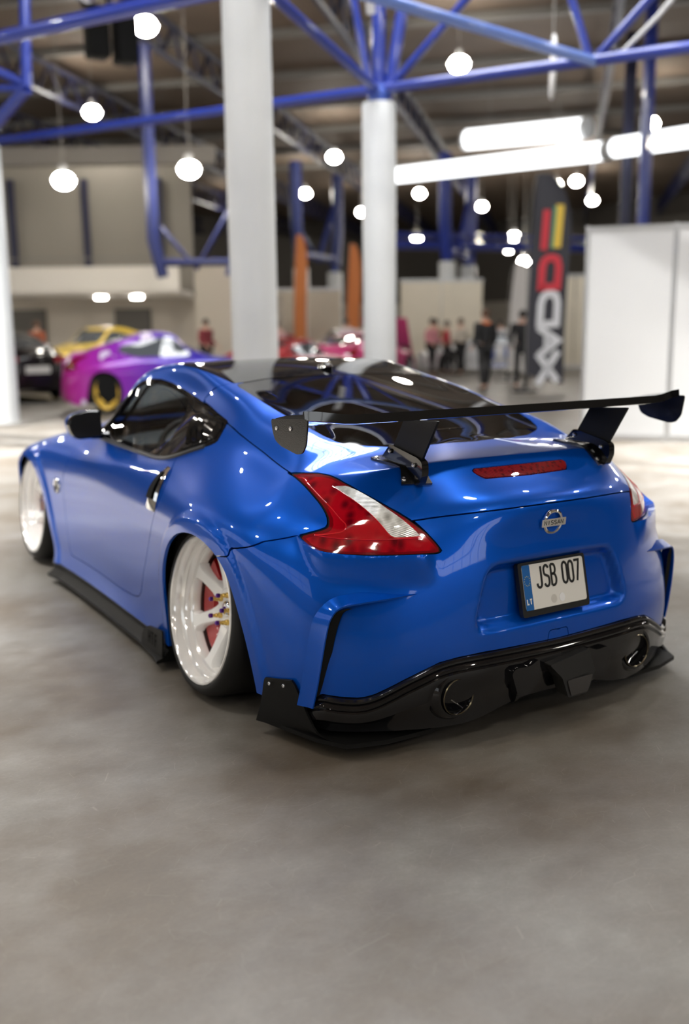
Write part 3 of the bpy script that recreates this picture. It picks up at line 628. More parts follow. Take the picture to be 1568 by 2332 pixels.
# ---------------------------------------------------------------- rear diffuser
EDGE=[(0,-.890,.306),(.155,-.887,.308),(.31,-.878,.309),(.40,-.861,.305),(.46,-.847,.295),(.515,-.826,.271),(.56,-.806,.249),(.60,-.787,.227),(.645,-.762,.203),(.69,-.736,.192),(.74,-.700,.194),(.775,-.662,.198),(.79,-.61,.175)]
Ed=crom(EDGE,4); v=[];f=[]
pro=[(-.015,.004,0),(.006,-.002,0),(.013,-.008,0),(.013,-.014,0),(.005,-.018,0),(.012,-.024,0),(.016,-.030,0),(.015,-.036,0),(.007,-.041,0),(.012,-.048,0),(.013,-.056,0)]
low=[(-.004,.35),(-.020,.55),(-.028,.8),(-.03,1.)]
n=len(Ed)
for i,q in enumerate(Ed):
    t=Ed[min(i+1,n-1)]-Ed[max(i-1,0)]; o=np.array([-t[1],t[0]])*-1; o=np.array([-t[1]*0+0,0]) if False else np.array([t[1],-t[0]]); 
    if o@q[:2]<0: o=-o
    o/=np.linalg.norm(o)
    zb=.075+.05*(1-ss(np.array([(abs(q[0])-.10)/.3]))[0])
    for a,dz,_ in pro: v.append((q[0]+o[0]*a,q[1]+o[1]*a,q[2]+dz))
    z0=q[2]-.056
    for a,k in low: v.append((q[0]+o[0]*(.013+a),q[1]+o[1]*(.013+a),z0+(zb-z0)*k))
m=len(pro)+len(low)
V=v+[(-p[0],p[1],p[2]) for p in v]; F_=[]
for b0 in (0,len(v)):
    for i in range(n-1):
        for j in range(m-1): F_.append((b0+i*m+j,b0+i*m+j+1,b0+(i+1)*m+j+1,b0+(i+1)*m+j))
dif=MB().add(V,F_).build('rear_diffuser',M_BLK,car,True,math.radians(24)); dif['label']='gloss black rear diffuser with stepped upper edge'
# floor of the tail: flat splitter
sp=[(0,-.70),(.30,-.755),(.46,-.80),(.62,-.795),(.748,-.757),(.80,-.665),(.83,-.56),(.868,-.42),(.80,-.38),(.4,-.38),(0,-.38)]
for sx in (-1,1):
    b=MB(); b.prism([(x*sx,y) for x,y in sp],lambda u,w,t:(u,w,.046+t+ .02*(abs(u)<.2)),.014); b.build('under_tray',M_SKIRT,dif,True)
    # winglets beside the splitter
    Fe=crom([(.862,-.452,.208),(.868,-.443,.198),(.874,-.430,.125),(.884,-.408,.050)],4); Re=crom([(.842,-.566,.228),(.833,-.586,.219),(.802,-.646,.090),(.784,-.690,.064),(.745,-.755,.054)],3)[:13]
    v=[];f=[];nn_=9
    for i in range(13):
        for j in range(nn_):
            t=j/(nn_-1); c=Fe[i]*(1-t)+Re[i]*t; v.append((c[0]*sx,c[1],c[2]))
    n0=len(v); v+=[(p_[0]-.008*sx,p_[1]+.003,p_[2]) for p_ in v]
    for i in range(12):
        for j in range(nn_-1):
            q=(i*nn_+j,i*nn_+j+1,(i+1)*nn_+j+1,(i+1)*nn_+j); f.append(q); f.append(tuple(n0+k for k in q[::-1]))
    ring=[j for j in range(nn_)]+[i*nn_+nn_-1 for i in range(1,13)]+[12*nn_+j for j in range(nn_-2,-1,-1)]+[i*nn_ for i in range(11,0,-1)]
    f+=[(ring[i],n0+ring[i],n0+ring[(i+1)%len(ring)],ring[(i+1)%len(ring)]) for i in range(len(ring))]
    wl=MB().add(v,f).build('splitter_winglet',M_SKIRT,dif,True,math.radians(30))
    for (x,y,z) in ((.8655,-.478,.196),(.850,-.547,.207)):
        R=Vector((.95*sx,-.25,.2)).to_track_quat('Z','Y').to_matrix(); b=MB(); b.lathe([(.0065,0),(.006,.003),(.003,.004),(.0028,.002),(0,.002)],12)
        MB().add([tuple(R@Vector(p)+Vector((x*sx,y,z))) for p in b.v],b.f).build('screw',M_STEEL,wl)
    # exhaust: cowl, tip, dark bore
    c=(.402*sx,-.858,.180)
    b=MB(); b.lathe([(.061,-.010),(.066,-.020),(.074,-.020),(.084,-.006),(.094,.02),(.10,.06)],40,'y',(c[0],c[1]+.012,c[2]+.004)); b.build('exhaust_cowl',M_BLK,dif,True,math.radians(40))
    b=MB(); b.lathe([(.0600,.10),(.0600,-.012),(.0585,-.016),(.0560,-.012),(.0560,.10)],40,'y',c); ex=b.build('exhaust_tip',M_BLK,dif,True,math.radians(40))
    b=MB(); b.lathe([(.0555,.0),(.050,.06),(0,.08)],32,'y',c); b.build('exhaust_bore',M_MATT,ex); b=MB(); b.lathe([(.0555,-.014),(.0578,-.0172),(.0602,-.014),(.0578,-.012)],48,'y',c,True); b.build('tip_rim',P('tip_titanium',(.16,.14,.10),.25,1.0),ex)
    MB().tube([(c[0]+.02*sx,c[1]+.0,c[2]+-.01),(c[0]-.012*sx,c[1]+.004,c[2]-.034),(c[0]-.03*sx,c[1]+.0,c[2]-.05)],.0022,6).build('baffle_rod',M_STEEL,ex)
    # tunnel strake between exhaust and fog lamp
    b=MB(); b.prism(rnd([(-.80,.235),(-.885,.225),(-.905,.20),(-.885,.12),(-.80,.075)],.012,3),lambda u,w,t:((.165+t)*sx,u,w),.014); b.build('diffuser_strake',M_BLK,dif,True)
    # shoulder beside the fog lamp
    b=MB(); b.prism(rnd([(.105,.262),(.150,.244),(.205,.248),(.222,.232),(.196,.150),(.150,.150),(.10,.19)],.014,3),lambda u,w,t:(u*sx,-.885-t*(.6+.4*math.cos((u-.16)*12)),w),.035); b.build('fog_lamp_shoulder',M_BLK,dif,True,math.radians(50))
b=MB(); b.prism(rnd([(-.075,.236),(.108,.262),(.118,.186),(.085,.118),(-.005,.116),(-.035,.188)],.008,3),lambda u,w,t:(u*.96-.018*0,-.880-t-.018*(w<.2),w),.052); fg=b.build('fog_lamp_housing',M_SAT,dif,True,math.radians(30)); fg['label']='centre fog lamp housing'
b=MB(); b.prism(rnd([(-.015,.178),(.100,.180),(.078,.124),(.004,.122)],.006,3),lambda u,w,t:(u,-.951-t,w),.004); b.build('fog_lamp_lens',P('smoked_lens',(.02,.018,.018),.1,0,1),fg)

# ---------------------------------------------------------------- rear wing on two swept stands
wing_v=[];wing_f=[]
nx=41; xs=np.linspace(-.818,.818,nx)
sec=[(0,0),(.03,.012),(.10,.016),(.18,.014),(.222,.013),(.229,.022),(.233,.022),(.233,-.006),(.226,-.008),(.18,.000),(.10,-.004),(.03,-.008)]  # (rearwards, up)
for x in xs:
    a=abs(x)/.818; dip=.012*(1-a**2); ed=ss(np.array([(a-.80)/.2]))[0]
    c=1-.10*ed; pitch=math.radians(5.0+2*ed)
    for s,h in sec:
        s=s*c; yy=-.452-s*math.cos(pitch)+h*math.sin(pitch); zz=1.026+s*math.sin(pitch)+h*math.cos(pitch)+.010*ed-dip*.2
        wing_v.append((x,yy,zz))
k=len(sec)
for i in range(nx-1):
    for j in range(k): wing_f.append((i*k+j,i*k+(j+1)%k,(i+1)*k+(j+1)%k,(i+1)*k+j))
wing_f.append(tuple(range(k))); wing_f.append(tuple((nx-1)*k+j for j in range(k)))
wing=MB().add(wing_v,wing_f).build('rear_wing',M_BLK,car,True,math.radians(35)); wing['label']='full width gloss black rear wing'
M_CARB=P('carbon_weave',(.012,.012,.012),.10,0,1.0,bump=.5,bscale=700,bdist=.0006)
M_PLATE=P('textured_black_plate',(.006,.006,.007),.22,0,.0,spec=.3,bump=.4,bscale=300,bdist=.001)
for sx in (-1,1):
    ep=[(-.452,1.048),(-.678,1.061),(-.684,1.055),(-.672,.985),(-.648,.957),(-.615,.952),(-.515,.968),(-.476,.984),(-.462,1.010)]
    pol=rnd(ep,.012,3); b=MB(); b.prism(pol,lambda u,w,t:((.8175+t)*sx,u,w),.005); e=b.build('wing_endplate',M_PLATE,wing,True)
    for (y,z) in ((-.492,1.022),(-.582,1.027)):
        b=MB(); b.lathe([(.0075,0),(.007,.003),(.003,.004),(0,.0035)],12,'x',(.8225,y,z)); MB().add([(p[0]*sx,p[1],p[2]) for p in b.v],b.f).build('screw',M_STEEL,e)
    # stand
    q=[(-.596,1.030),(-.776,1.040),(-.690,.905),(-.535,.938)]
    b=MB(); b.prism(rnd(q,.006,2),lambda u,w,t:((.410+t-.004*0)*sx,u,w),.009); st=b.build('wing_stand',M_SKIRT,wing,True)
    # bracket: upright cheek + foot that follows the deck lip
    q=[(-.528,.948),(-.682,.918),(-.706,.905),(-.708,.868),(-.690,.830),(-.665,.830),(-.63,.880),(-.48,.902)]
    b=MB(); b.prism(rnd(q,.010,3),lambda u,w,t:((.401+t)*sx,u,w),.026); br=b.build('wing_bracket',M_BLK,wing,True)
    def deck(x,y):
        mm=np.where((SURF.X[:,2]>.7)&(SURF.X[:,1]<0))[0]; d=(SURF.X[mm][:,0]-x)**2+(SURF.X[mm][:,1]-y)**2; i=mm[np.argmin(d)]; p,nn=SURF.X[i],SURF.N[i]
        return np.array([x,y,p[2]-(nn[0]*(x-p[0])+nn[1]*(y-p[1]))/max(nn[2],.18)]),nn
    rows=[]
    for y in (-.445,-.475,-.51,-.545,-.575,-.598): rows.append([('d',.447-.010*(-.445-y)/.15-.072*j/4,y) for j in range(5)])
    for z in (.868,.856,.842,.828): rows.append([('f',.440+.022*(.868-z)/.04-(.072+.018*(.868-z)/.04)*j/4,z) for j in range(5)])
    v=[];f=[];v2=[]
    for rw in rows:
        for kind,x,q in rw:
            p,nn=deck(x,q) if kind=='d' else surf_y(x,q)
            v.append((p+nn*.008)*[sx,1,1]); v2.append((p-nn*.006)*[sx,1,1])
    nr=len(rows)
    for i in range(nr-1):
        for j in range(4): f.append((i*5+j,i*5+j+1,i*5+j+6,i*5+j+5))
    nb=len(v)
    ring=[j for j in range(5)]+[i*5+4 for i in range(1,nr)]+[(nr-1)*5+j for j in range(3,-1,-1)]+[i*5 for i in range(nr-2,0,-1)]
    f+=[(ring[i],ring[(i+1)%len(ring)],nb+ring[(i+1)%len(ring)],nb+ring[i]) for i in range(len(ring))]
    ft=MB().add(v+v2,f).build('bracket_foot',M_CARB,br,True,math.radians(40))
    for (x,z) in ((.447,.842),(.385,.845)):
        p,nn=surf_y(x,z); R=Vector(nn*[sx,1,1]).to_track_quat('Z','Y').to_matrix(); b=MB(); b.lathe([(.010,.008),(.0095,.011),(.006,.013),(.003,.0125),(0,.011)],14)
        MB().add([tuple(R@Vector(w)+Vector(p*[sx,1,1])) for w in b.v],b.f).build('bolt',M_STEEL,br)
    for (x,y) in ((.436,-.464),):
        p,nn=deck(x,y); R=Vector(nn*[sx,1,1]).to_track_quat('Z','Y').to_matrix(); b=MB(); b.lathe([(.011,.006),(.0105,.010),(.007,.012),(.003,.0115),(0,.010)],14)
        MB().add([tuple(R@Vector(w)+Vector(p*[sx,1,1])) for w in b.v],b.f).build('bolt',M_STEEL,br)
    for (y,z) in ((-.535,.926),(-.668,.893)):
        for xx,dr in ((.430,1),(.400,-1)):
            b=MB(); b.lathe([(.008,0),(.0075,.004*dr),(.004,.006*dr),(0,.005*dr)],12,'x',(xx,y,z)); MB().add([(p[0]*sx,p[1],p[2]) for p in b.v],b.f).build('bolt',M_STEEL,br)

# ---------------------------------------------------------------- number plate
PC=np.array([-.003,-.862,.482]); ru=np.array([1,0,0.]); rv=np.array([0,.215,.977]); rn=np.array([0,-.977,.215])
def pf(u,v,h=0): return tuple(PC+ru*u+rv*v+rn*h)
W2,H2=.148,.0885
b=MB(); fr=rnd([(-W2,-H2),(W2,-H2),(W2,H2),(-W2,H2)],.010,3); b.prism(fr,lambda u,v,t:pf(u,v,-.012+t),.018); plate=b.build('number_plate',P('plate_frame_black',(.012,.012,.012),.35),car,True); plate['label']='number plate in black holder'
b=MB(); b.prism(rnd([(-W2+.014,-H2+.021),(W2-.012,-H2+.021),(W2-.012,H2-.009),(-W2+.014,H2-.009)],.010,3),lambda u,v,t:pf(u,v,.0062+t),.0015); b.build('plate_face',P('plate_white',(.74,.72,.67),.4),plate,True)
b=MB(); b.prism(rnd([(-W2+.014,-H2+.021),(-W2+.047,-H2+.021),(-W2+.047,H2-.009),(-W2+.014,H2-.009)],.003,2),lambda u,v,t:pf(u,v,.0078+t),.0006); b.build('country_band',P('plate_blue',(.005,.11,.36),.4),plate,True)
tx=MB(); x=write(tx,'JSB',lambda u,v,h:pf(u,v,.0084),.0345,.0086,1.10,.80,-.076,.000); write(tx,'007',lambda u,v,h:pf(u,v,.0084),.0345,.0086,1.00,.80,.036,.000)
tx.build('plate_characters',P('plate_ink',(.012,.012,.012),.4),plate,False)
tx=MB(); write(tx,'LT',lambda u,v,h:pf(u,v,.0090),.0085,.0045,1.2,1.2,-W2+.0195,-.048); tx.build('country_code',P('plate_letter_white',(.8,.8,.78),.4),plate,False)
st=MB()
for k in range(12):
    a=2*PI*k/12; st.prism([(.0019*(1 if q%2==0 else .45)*math.cos(PI/2+q*PI/5)-W2+.0305+.0118*math.cos(a),.0019*(1 if q%2==0 else .45)*math.sin(PI/2+q*PI/5)+.028+.0155*math.sin(a)) for q in range(10)],lambda u,v,t:pf(u,v,.0088+t),.0004)
st.build('star_ring',P('star_yellow',(.75,.62,.12),.4),plate,False)
for u,c in ((-.010,(.57,.55,.50)),(.026,(.80,.80,.80))):
    b=MB(); b.prism([(u+.0125*math.cos(2*PI*k/24),-.044+.0145*math.sin(2*PI*k/24)) for k in range(24)],lambda a,v,t:pf(a,v,.0078+t),.0006); b.build('inspection_sticker',P('sticker',c,.35),plate,True)

# ---------------------------------------------------------------- rear emblem
BC=np.array([0,-.8455,.692]); bu=np.array([1,0,0.]); bv=np.array([0,-.10,.995]); bn=np.array([0,-.995,-.10])
def bf(u,v,h): return tuple(BC+bu*u+bv*v+bn*h)
ring=MB(); v=[];f=[]
for k in range(48):
    a=2*PI*k/48
    for r,h in ((.0430,.0),(.0425,.006),(.038,.009),(.0330,.0075),(.0315,.0)): v.append(bf(r*math.cos(a),r*math.sin(a),h))
for k in range(48):
    for j in range(4): f.append((k*5+j,k*5+j+1,((k+1)%48)*5+j+1,((k+1)%48)*5+j))
em=ring.add(v,f).build('rear_emblem',M_CHROME,car,True,math.radians(50)); em['label']='round chrome ring emblem with name bar'
b=MB(); b.prism(rnd([(-.0525,-.0130),(.0525,-.0130),(.0525,.0130),(-.0525,.0130)],.003,2),lambda u,v,t:bf(u,v,.004+t),.0055); b.build('emblem_bar',M_CHROME,em,True)
GLY['S2']=GLY['S']
tx=MB(); write(tx,'NISSAN',lambda u,v,h:bf(u,v,.0098),.0066,.0027,1.18,1.85,-.0430,-.0066); tx.build('emblem_name',M_BLK,em,False)

# ---------------------------------------------------------------- roof aerial, cabin
zr=float(interp(R0,.62)[0])
b=MB(); 
b.lathe([(.034,.0),(.033,.008),(.026,.017),(.012,.021),(0,.022)],28); b.v=[(p[0]*.85,.615+p[1]*1.5,zr-.004+p[2]+(-.14)*p[1]*1.5) for p in b.v]; ae=b.build('roof_aerial',M_BLK,car,True,math.radians(60))
b=MB(); b.lathe([(.034,.0),(.0365,.004),(.038,.0),],28); b.v=[(p[0]*.85,.615+p[1]*1.5,zr-.001+p[2]+(-.14)*p[1]*1.5) for p in b.v]; b.build('aerial_ring',M_CHROME,ae,True)
M_CAB=P('cabin_black',(.012,.012,.013),.6); M_SEAT=P('seat_fabric',(.05,.05,.055),.8); M_SEATG=P('seat_grey',(.6,.64,.64),.55); M_DASH=P('dash_black',(.02,.02,.02),.5)
MB().box((0,1.0,.16),(1.45,2.0,.05)).build('cabin_floor',M_CAB,car,False)
for sx in (-1,1):
    b=MB()
    st=[(.60,.30,.24,.10),(.95,.40,.25,.10)]
    b.box((.36*sx,1.02,.33),(.46,.52,.16),None,.05); seat=b.build('bucket_seat',M_SEAT,car,True)
    v=[];f=[]
    for (y,z,w,t) in ((.84,.34,.23,.07),(.76,.50,.25,.075),(.70,.66,.26,.075),(.655,.80,.23,.065),(.63,.88,.14,.05),(.615,.96,.13,.05),(.61,.985,.08,.03)):
        for k in range(12):
            a=2*PI*k/12; v.append((.36*sx+w*math.copysign(abs(math.cos(a))**.6,math.cos(a)),y+t*math.copysign(abs(math.sin(a))**.6,math.sin(a)),z))
    for i in range(6):
        for k in range(12): f.append((i*12+k,i*12+(k+1)%12,(i+1)*12+(k+1)%12,(i+1)*12+k))
    f.append(tuple(range(12))); f.append(tuple(72+k for k in range(12)))
    MB().add(v,f).build('seat_back',M_SEATG if sx>0 else M_SEAT,seat,True)
v=[];f=[]
for x in np.linspace(-.70,.70,15):
    for y,z in ((1.42,.50),(1.40,.70),(1.45,.79),(1.60,.815),(1.85,.80),(1.9,.5)): v.append((x,y+.05*abs(x),z+.02*math.cos(x*5)))
for i in range(14):
    for j in range(5): f.append((i*6+j,i*6+j+1,i*6+j+7,i*6+j+6))
MB().add(v,f).build('dashboard',M_DASH,car,True)
b=MB(); t=[(-.36+.18*math.cos(a),1.28-.05*math.sin(a)*0-.07*math.sin(a)*-1,.72+.17*math.sin(a)) for a in np.linspace(0,2*PI,33)]; b.tube(t,.015,8,False); sw=b.build('steering_wheel',M_DASH,car,True)
MB().tube([(-.36,1.28,.72),(-.36,1.45,.66)],.03,8).tube([(-.53,1.28,.72),(-.19,1.28,.72)],.014,6).build('steering_column',M_DASH,sw)
cage=MB(); 
cage.tube([(-.55,.55,.2),(-.54,.55,.85),(-.46,.58,1.06),(0,.60,1.09),(.46,.58,1.06),(.54,.55,.85),(.55,.55,.2)],.019,8).tube([(-.54,.56,.55),(.54,.56,.75)],.016,8).tube([(-.5,.55,.95),(-.42,-.10,.78)],.016,8).tube([(.5,.55,.95),(.42,-.10,.78)],.016,8)
cage.build('roll_bar',P('cage_blue',(.08,.25,.42),.4),car,True)
# ---------------------------------------------------------------- hall shell
def floor_mat():
    m=bpy.data.materials.new('polished_concrete'); m.use_nodes=True; nt=m.node_tree; b=nt.nodes['Principled BSDF']; L=nt.links.new
    tc=nt.nodes.new('ShaderNodeTexCoord')
    def noise(s,d,r=.6,sc=(1,1,1)):
        mp=nt.nodes.new('ShaderNodeMapping'); mp.inputs['Scale'].default_value=sc; mp.inputs['Rotation'].default_value=(0,0,.6)
        n=nt.nodes.new('ShaderNodeTexNoise'); n.inputs['Scale'].default_value=s; n.inputs['Detail'].default_value=d; n.inputs['Roughness'].default_value=r
        L(tc.outputs['Object'],mp.inputs['Vector']); L(mp.outputs[0],n.inputs['Vector']); return n
    big=noise(1.1,8,.62,(1,1.25,1)); mid=noise(6,8,.68,(1,1.35,1)); fine=noise(90,3)
    def ramp(src,a,b_,ca,cb):
        r=nt.nodes.new('ShaderNodeValToRGB'); r.color_ramp.elements[0].position=a; r.color_ramp.elements[1].position=b_; r.color_ramp.elements[0].color=(*ca,1); r.color_ramp.elements[1].color=(*cb,1); L(src.outputs['Fac'],r.inputs[0]); return r
    base=ramp(big,.38,.62,(.112,.092,.070),(.196,.187,.173)); var=ramp(mid,.3,.7,(.80,.775,.74),(1.10,1.10,1.10)); fv=ramp(fine,.3,.75,(.92,.92,.91),(1.05,1.05,1.05))
    m1=nt.nodes.new('ShaderNodeMix'); m1.data_type='RGBA'; m1.blend_type='MULTIPLY'; m1.inputs[0].default_value=1; L(base.outputs[0],m1.inputs[6]); L(var.outputs[0],m1.inputs[7])
    m2=nt.nodes.new('ShaderNodeMix'); m2.data_type='RGBA'; m2.blend_type='MULTIPLY'; m2.inputs[0].default_value=1; L(m1.outputs[2],m2.inputs[6]); L(fv.outputs[0],m2.inputs[7])
    # hairline scratches
    v=nt.nodes.new('ShaderNodeTexVoronoi'); v.feature='DISTANCE_TO_EDGE'; v.inputs['Scale'].default_value=9; mp=nt.nodes.new('ShaderNodeMapping'); mp.inputs['Scale'].default_value=(1,3.2,1); mp.inputs['Rotation'].default_value=(0,0,.9)
    L(tc.outputs['Object'],mp.inputs['Vector']); L(mp.outputs[0],v.inputs['Vector']); r=nt.nodes.new('ShaderNodeValToRGB'); r.color_ramp.elements[0].position=0; r.color_ramp.elements[1].position=.006; r.color_ramp.elements[0].color=(.09,.09,.08,1); r.color_ramp.elements[1].color=(0,0,0,1); L(v.outputs['Distance'],r.inputs[0])
    m3=nt.nodes.new('ShaderNodeMix'); m3.data_type='RGBA'; m3.blend_type='ADD'; m3.inputs[0].default_value=.6; L(m2.outputs[2],m3.inputs[6]); L(r.outputs[0],m3.inputs[7]); L(m3.outputs[2],b.inputs['Base Color'])
    rr=ramp(mid,.25,.75,(.42,.42,.42),(.56,.56,.56)); L(rr.outputs[0],b.inputs['Roughness']); b.inputs['Specular IOR Level'].default_value=.55
    bp=nt.nodes.new('ShaderNodeBump'); bp.inputs['Strength'].default_value=.05; bp.inputs['Distance'].default_value=.004; L(mid.outputs['Fac'],bp.inputs['Height']); L(bp.outputs[0],b.inputs['Normal'])
    return m
def struct(o): o['kind']='structure'; return o
X0,X1,Y0,Y1,ZT=-16.,48.,-22.,62.,9.6
xc,yc=(X0+X1)/2,(Y0+Y1)/2
struct(MB().box((xc,yc,-.1),(X1-X0,Y1-Y0,.2)).build('floor',floor_mat(),None,False))
M_CEIL=P('ceiling_brown',(.15,.112,.082),.75,vary=.25,vscale=.5)
struct(MB().box((xc,yc,ZT+.1),(X1-X0,Y1-Y0,.2)).build('ceiling',M_CEIL,None,False))
M_WALL=P('wall_beige',(.40,.365,.315),.8,vary=.1,vscale=.4); M_WALLD=P('wall_dark',(.10,.09,.08),.8,vary=.2,vscale=.3)
def wall(name,c,d,zs):
    o=MB().box((c[0],c[1],zs/2),(d[0],d[1],zs)).build(name,M_WALL,None,False); return struct(o)
wall('wall_back',(xc,Y1+.1),(X1-X0,.2),3.6); wall('wall_right',(X1+.1,yc),(.2,Y1-Y0),3.6); wall('wall_left',(X0-.1,yc),(.2,Y1-Y0),3.0); wall('wall_front',(xc,Y0-.1),(X1-X0,.2),3.0)
def wall2(name,c,d,z0): 
    o=MB().box((c[0],c[1],(z0+ZT)/2),(d[0],d[1],ZT-z0)).build(name,M_WALLD,None,False); return struct(o)
wall2('trim_1',(xc,Y1+.1),(X1-X0,.2),3.6); wall2('trim_2',(X1+.1,yc),(.2,Y1-Y0),3.6)
# daylight: tall glazing on the left and behind the camera
M_DAY=E('daylight_pane',(.93,.97,1.0),.8)
M_FRAME=P('window_frame',(.25,.25,.26),.5)
def glazing(name,axis,pos,a0,a1,z0,z1,n):
    b=MB(); 
    if axis=='x': b.box((pos,(a0+a1)/2,(z0+z1)/2),(.06,a1-a0,z1-z0))
    else: b.box(((a0+a1)/2,pos,(z0+z1)/2),(a1-a0,.06,z1-z0))
    o=struct(b.build(name,M_DAY,None,False)); fr=MB()
    for k in range(n+1):
        q=a0+(a1-a0)*k/n
        fr.box((pos+.05,q,(z0+z1)/2) if axis=='x' else (q,pos+.05,(z0+z1)/2),(.1,.09,z1-z0) if axis=='x' else (.09,.1,z1-z0))
    for z in (z0,(z0+z1)/2,z1): fr.box((pos+.05,(a0+a1)/2,z) if axis=='x' else ((a0+a1)/2,pos+.05,z),(.1,a1-a0,.09) if axis=='x' else (a1-a0,.1,.09))
    fr.build('window_frame',M_FRAME,o,False); return o
glazing('window_1','x',X0+.04,-6,30,3.0,6.4,18)
M_DAY=E('daylight_pane_dim',(.93,.97,1.0),2.4)
glazing('window_2','y',Y0+.04,-6,10,3.4,6.0,8)
wall2('trim_3',(X0-.1,yc),(.2,Y1-Y0),6.4); 
struct(MB().box((X0-.1,-14,4.7),(.2,16,3.4)).build('trim_4',M_WALLD,None,False)); struct(MB().box((X0-.1,46,4.7),(.2,32,3.4)).build('trim_5',M_WALLD,None,False))
struct(MB().box((-11,Y0-.1,6.3),(10,.2,6.6)).build('trim_6',M_WALLD,None,False)); struct(MB().box((29,Y0-.1,6.3),(38,.2,6.6)).build('trim_7',M_WALLD,None,False)); struct(MB().box((2,Y0-.1,7.8),(16,.2,3.6)).build('trim_8',M_WALLD,None,False)); struct(MB().box((2,Y0-.1,3.2),(16,.2,.4)).build('trim_9',M_WALL,None,False))
# rooflight: a long glazed strip in the roof over the columns, above the top of the view
M_SKY=E('rooflight_pane',(.97,.985,1.0),10.5)
sk=MB(); R_=Matrix.Rotation(math.atan2(.489,.872),3,'Z'); sk.box((0,0,0),(8.,4.4,.05),R_); o=struct(sk.build('window_3',M_SKY,None,False)); o.location=(3.3,6.0,ZT-.05)
fr=MB()
for k in range(9): fr.box(R_@Vector((-4+k,0,-.05)),(.07,4.4,.12),R_)
for q in (-2.2,0,2.2): fr.box(R_@Vector((0,q,-.05)),(8,.07,.12),R_)
fr.build('window_frame',M_FRAME,o,False)
# roof beams: dark lattice girders under the ceiling
M_NAVY=P('navy_steel',(.012,.014,.045),.45); M_TBLUE=P('truss_blue',(.011,.031,.26),.30,0,.6,vary=.1); M_GREYST=P('grey_steel',(.20,.19,.175),.6)
def girder(name,a,b,h,r,n,mat,label,group=None,cat='girder'):
    a=Vector(a);b=Vector(b); t=empty(name,((a+b)/2)); tag(t,label,cat,group); o=(a+b)/2
    up=Vector((0,0,h))
    MB().tube([a-o,b-o],r,8).build('chord',mat,t); MB().tube([a-o+up,b-o+up],r,8).build('chord',mat,t)
    w=MB()
    for k in range(n):
        p=a+(b-a)*(k/n);q=a+(b-a)*((k+.5)/n);s=a+(b-a)*((k+1)/n); w.tube([p-o,q-o+up],r*.6,6,False).tube([q-o+up,s-o],r*.6,6,False)
    w.build('lattice',mat,t); return t
gdir=np.array([.70,.714]);hdir=np.array([.714,-.70])
def span(o,d):
    lo,hi=-1e9,1e9
    for c,dd,mn,mx in ((o[0],d[0],X0+.5,X1-.5),(o[1],d[1],Y0+.5,Y1-.5)):
        t=sorted(((mn-c)/dd,(mx-c)/dd)); lo=max(lo,t[0]);hi=min(hi,t[1])
    return lo,hi
GL=['dark lattice girder farthest to the left under the ceiling','dark lattice girder second from the left under the ceiling','dark lattice girder running away behind the left edge column','dark lattice girder running away behind the nearest column','dark lattice girder running away just right of the second column','dark lattice girder running away over the white flag and light tubes','dark lattice girder running away over the white partition','dark lattice girder farthest to the right under the ceiling']
for k,of in enumerate((-24.5,-18.8,-14.5,-9.6,-4.8,1.6,6.0,11.0)):
    o=hdir*of; lo,hi=span(o,gdir); lo=max(lo,-8); a=o+gdir*lo;b=o+gdir*hi
    girder('ceiling_girder',(a[0],a[1],8.35),(b[0],b[1],8.35),.85,.085,int((hi-lo)/1.3),M_NAVY,GL[k],'ceiling girders')
PL=['nearest pale purlin','second pale purlin','third pale purlin','fourth pale purlin','fifth pale purlin','sixth pale purlin','seventh pale purlin','eighth pale purlin','farthest pale purlin']
for k in range(9):
    o2=gdir*(11+4.2*k); lo,hi=span(o2,hdir); c=o2+hdir*(lo+hi)/2
    o=MB().box((0,0,0),(hi-lo,.22,.20)).build('purlin',M_GREYST,None,False); o.location=(c[0],c[1],9.48); o.rotation_euler=(0,0,math.atan2(hdir[1],hdir[0])); tag(o,PL[k]+' rail crossing under the brown ceiling','beam','ceiling purlins')
# ---------------------------------------------------------------- white columns and the blue space frame on them
M_COLW=P('column_white',(.62,.64,.65),.38,vary=.04,vscale=3)
def column(loc,r,h,label,group=None,blue=True):
    t=empty('steel_column',(loc[0],loc[1],0)); tag(t,label,'column',group)
    MB().lathe([(r*1.0,0),(r,.02),(r,h-.03),(r*.96,h),(0,h)],40).build('shaft',M_COLW,t,True,math.radians(40))
    MB().lathe([(r*1.6,0),(r*1.6,.03),(r,.035)],32).build('base_plate',M_GREYST,t,True,math.radians(40))
    MB().lathe([(.05,h),(.11,h+.02),(.14,h+.10),(.11,h+.20),(0,h+.24)],20).build('node',P('node_blue',(.04,.09,.40),.35) if blue else M_GREYST,t,True)
    return t
CA=np.array([1.93,5.20]);CB=np.array([4.60,7.07]);CC=np.array([1.01,12.0])
column(CA,.218,4.36,'nearest white round column rising behind the coupe roof')
column(CB,.205,4.02,'second white round column, right of the nearest one, topped by blue tubes')
column(CC,.235,4.05,'white round column at the left edge of the hall view')
def truss(name,label,loc,group=None): t=empty(name,loc); return tag(t,label,'truss',group)
dA=np.array([.489,-.872]); dB=np.array([.872,.489])
Z=4.2; ZU=5.75
def tube(t,name,a,b,r,mat=M_TBLUE): 
    o=Vector(t.location); return MB().tube([Vector(a)-o,Vector(b)-o],r,12).build(name,mat,t)
def line(p,s,z): return (p[0]+dA[0]*s,p[1]+dA[1]*s,z)
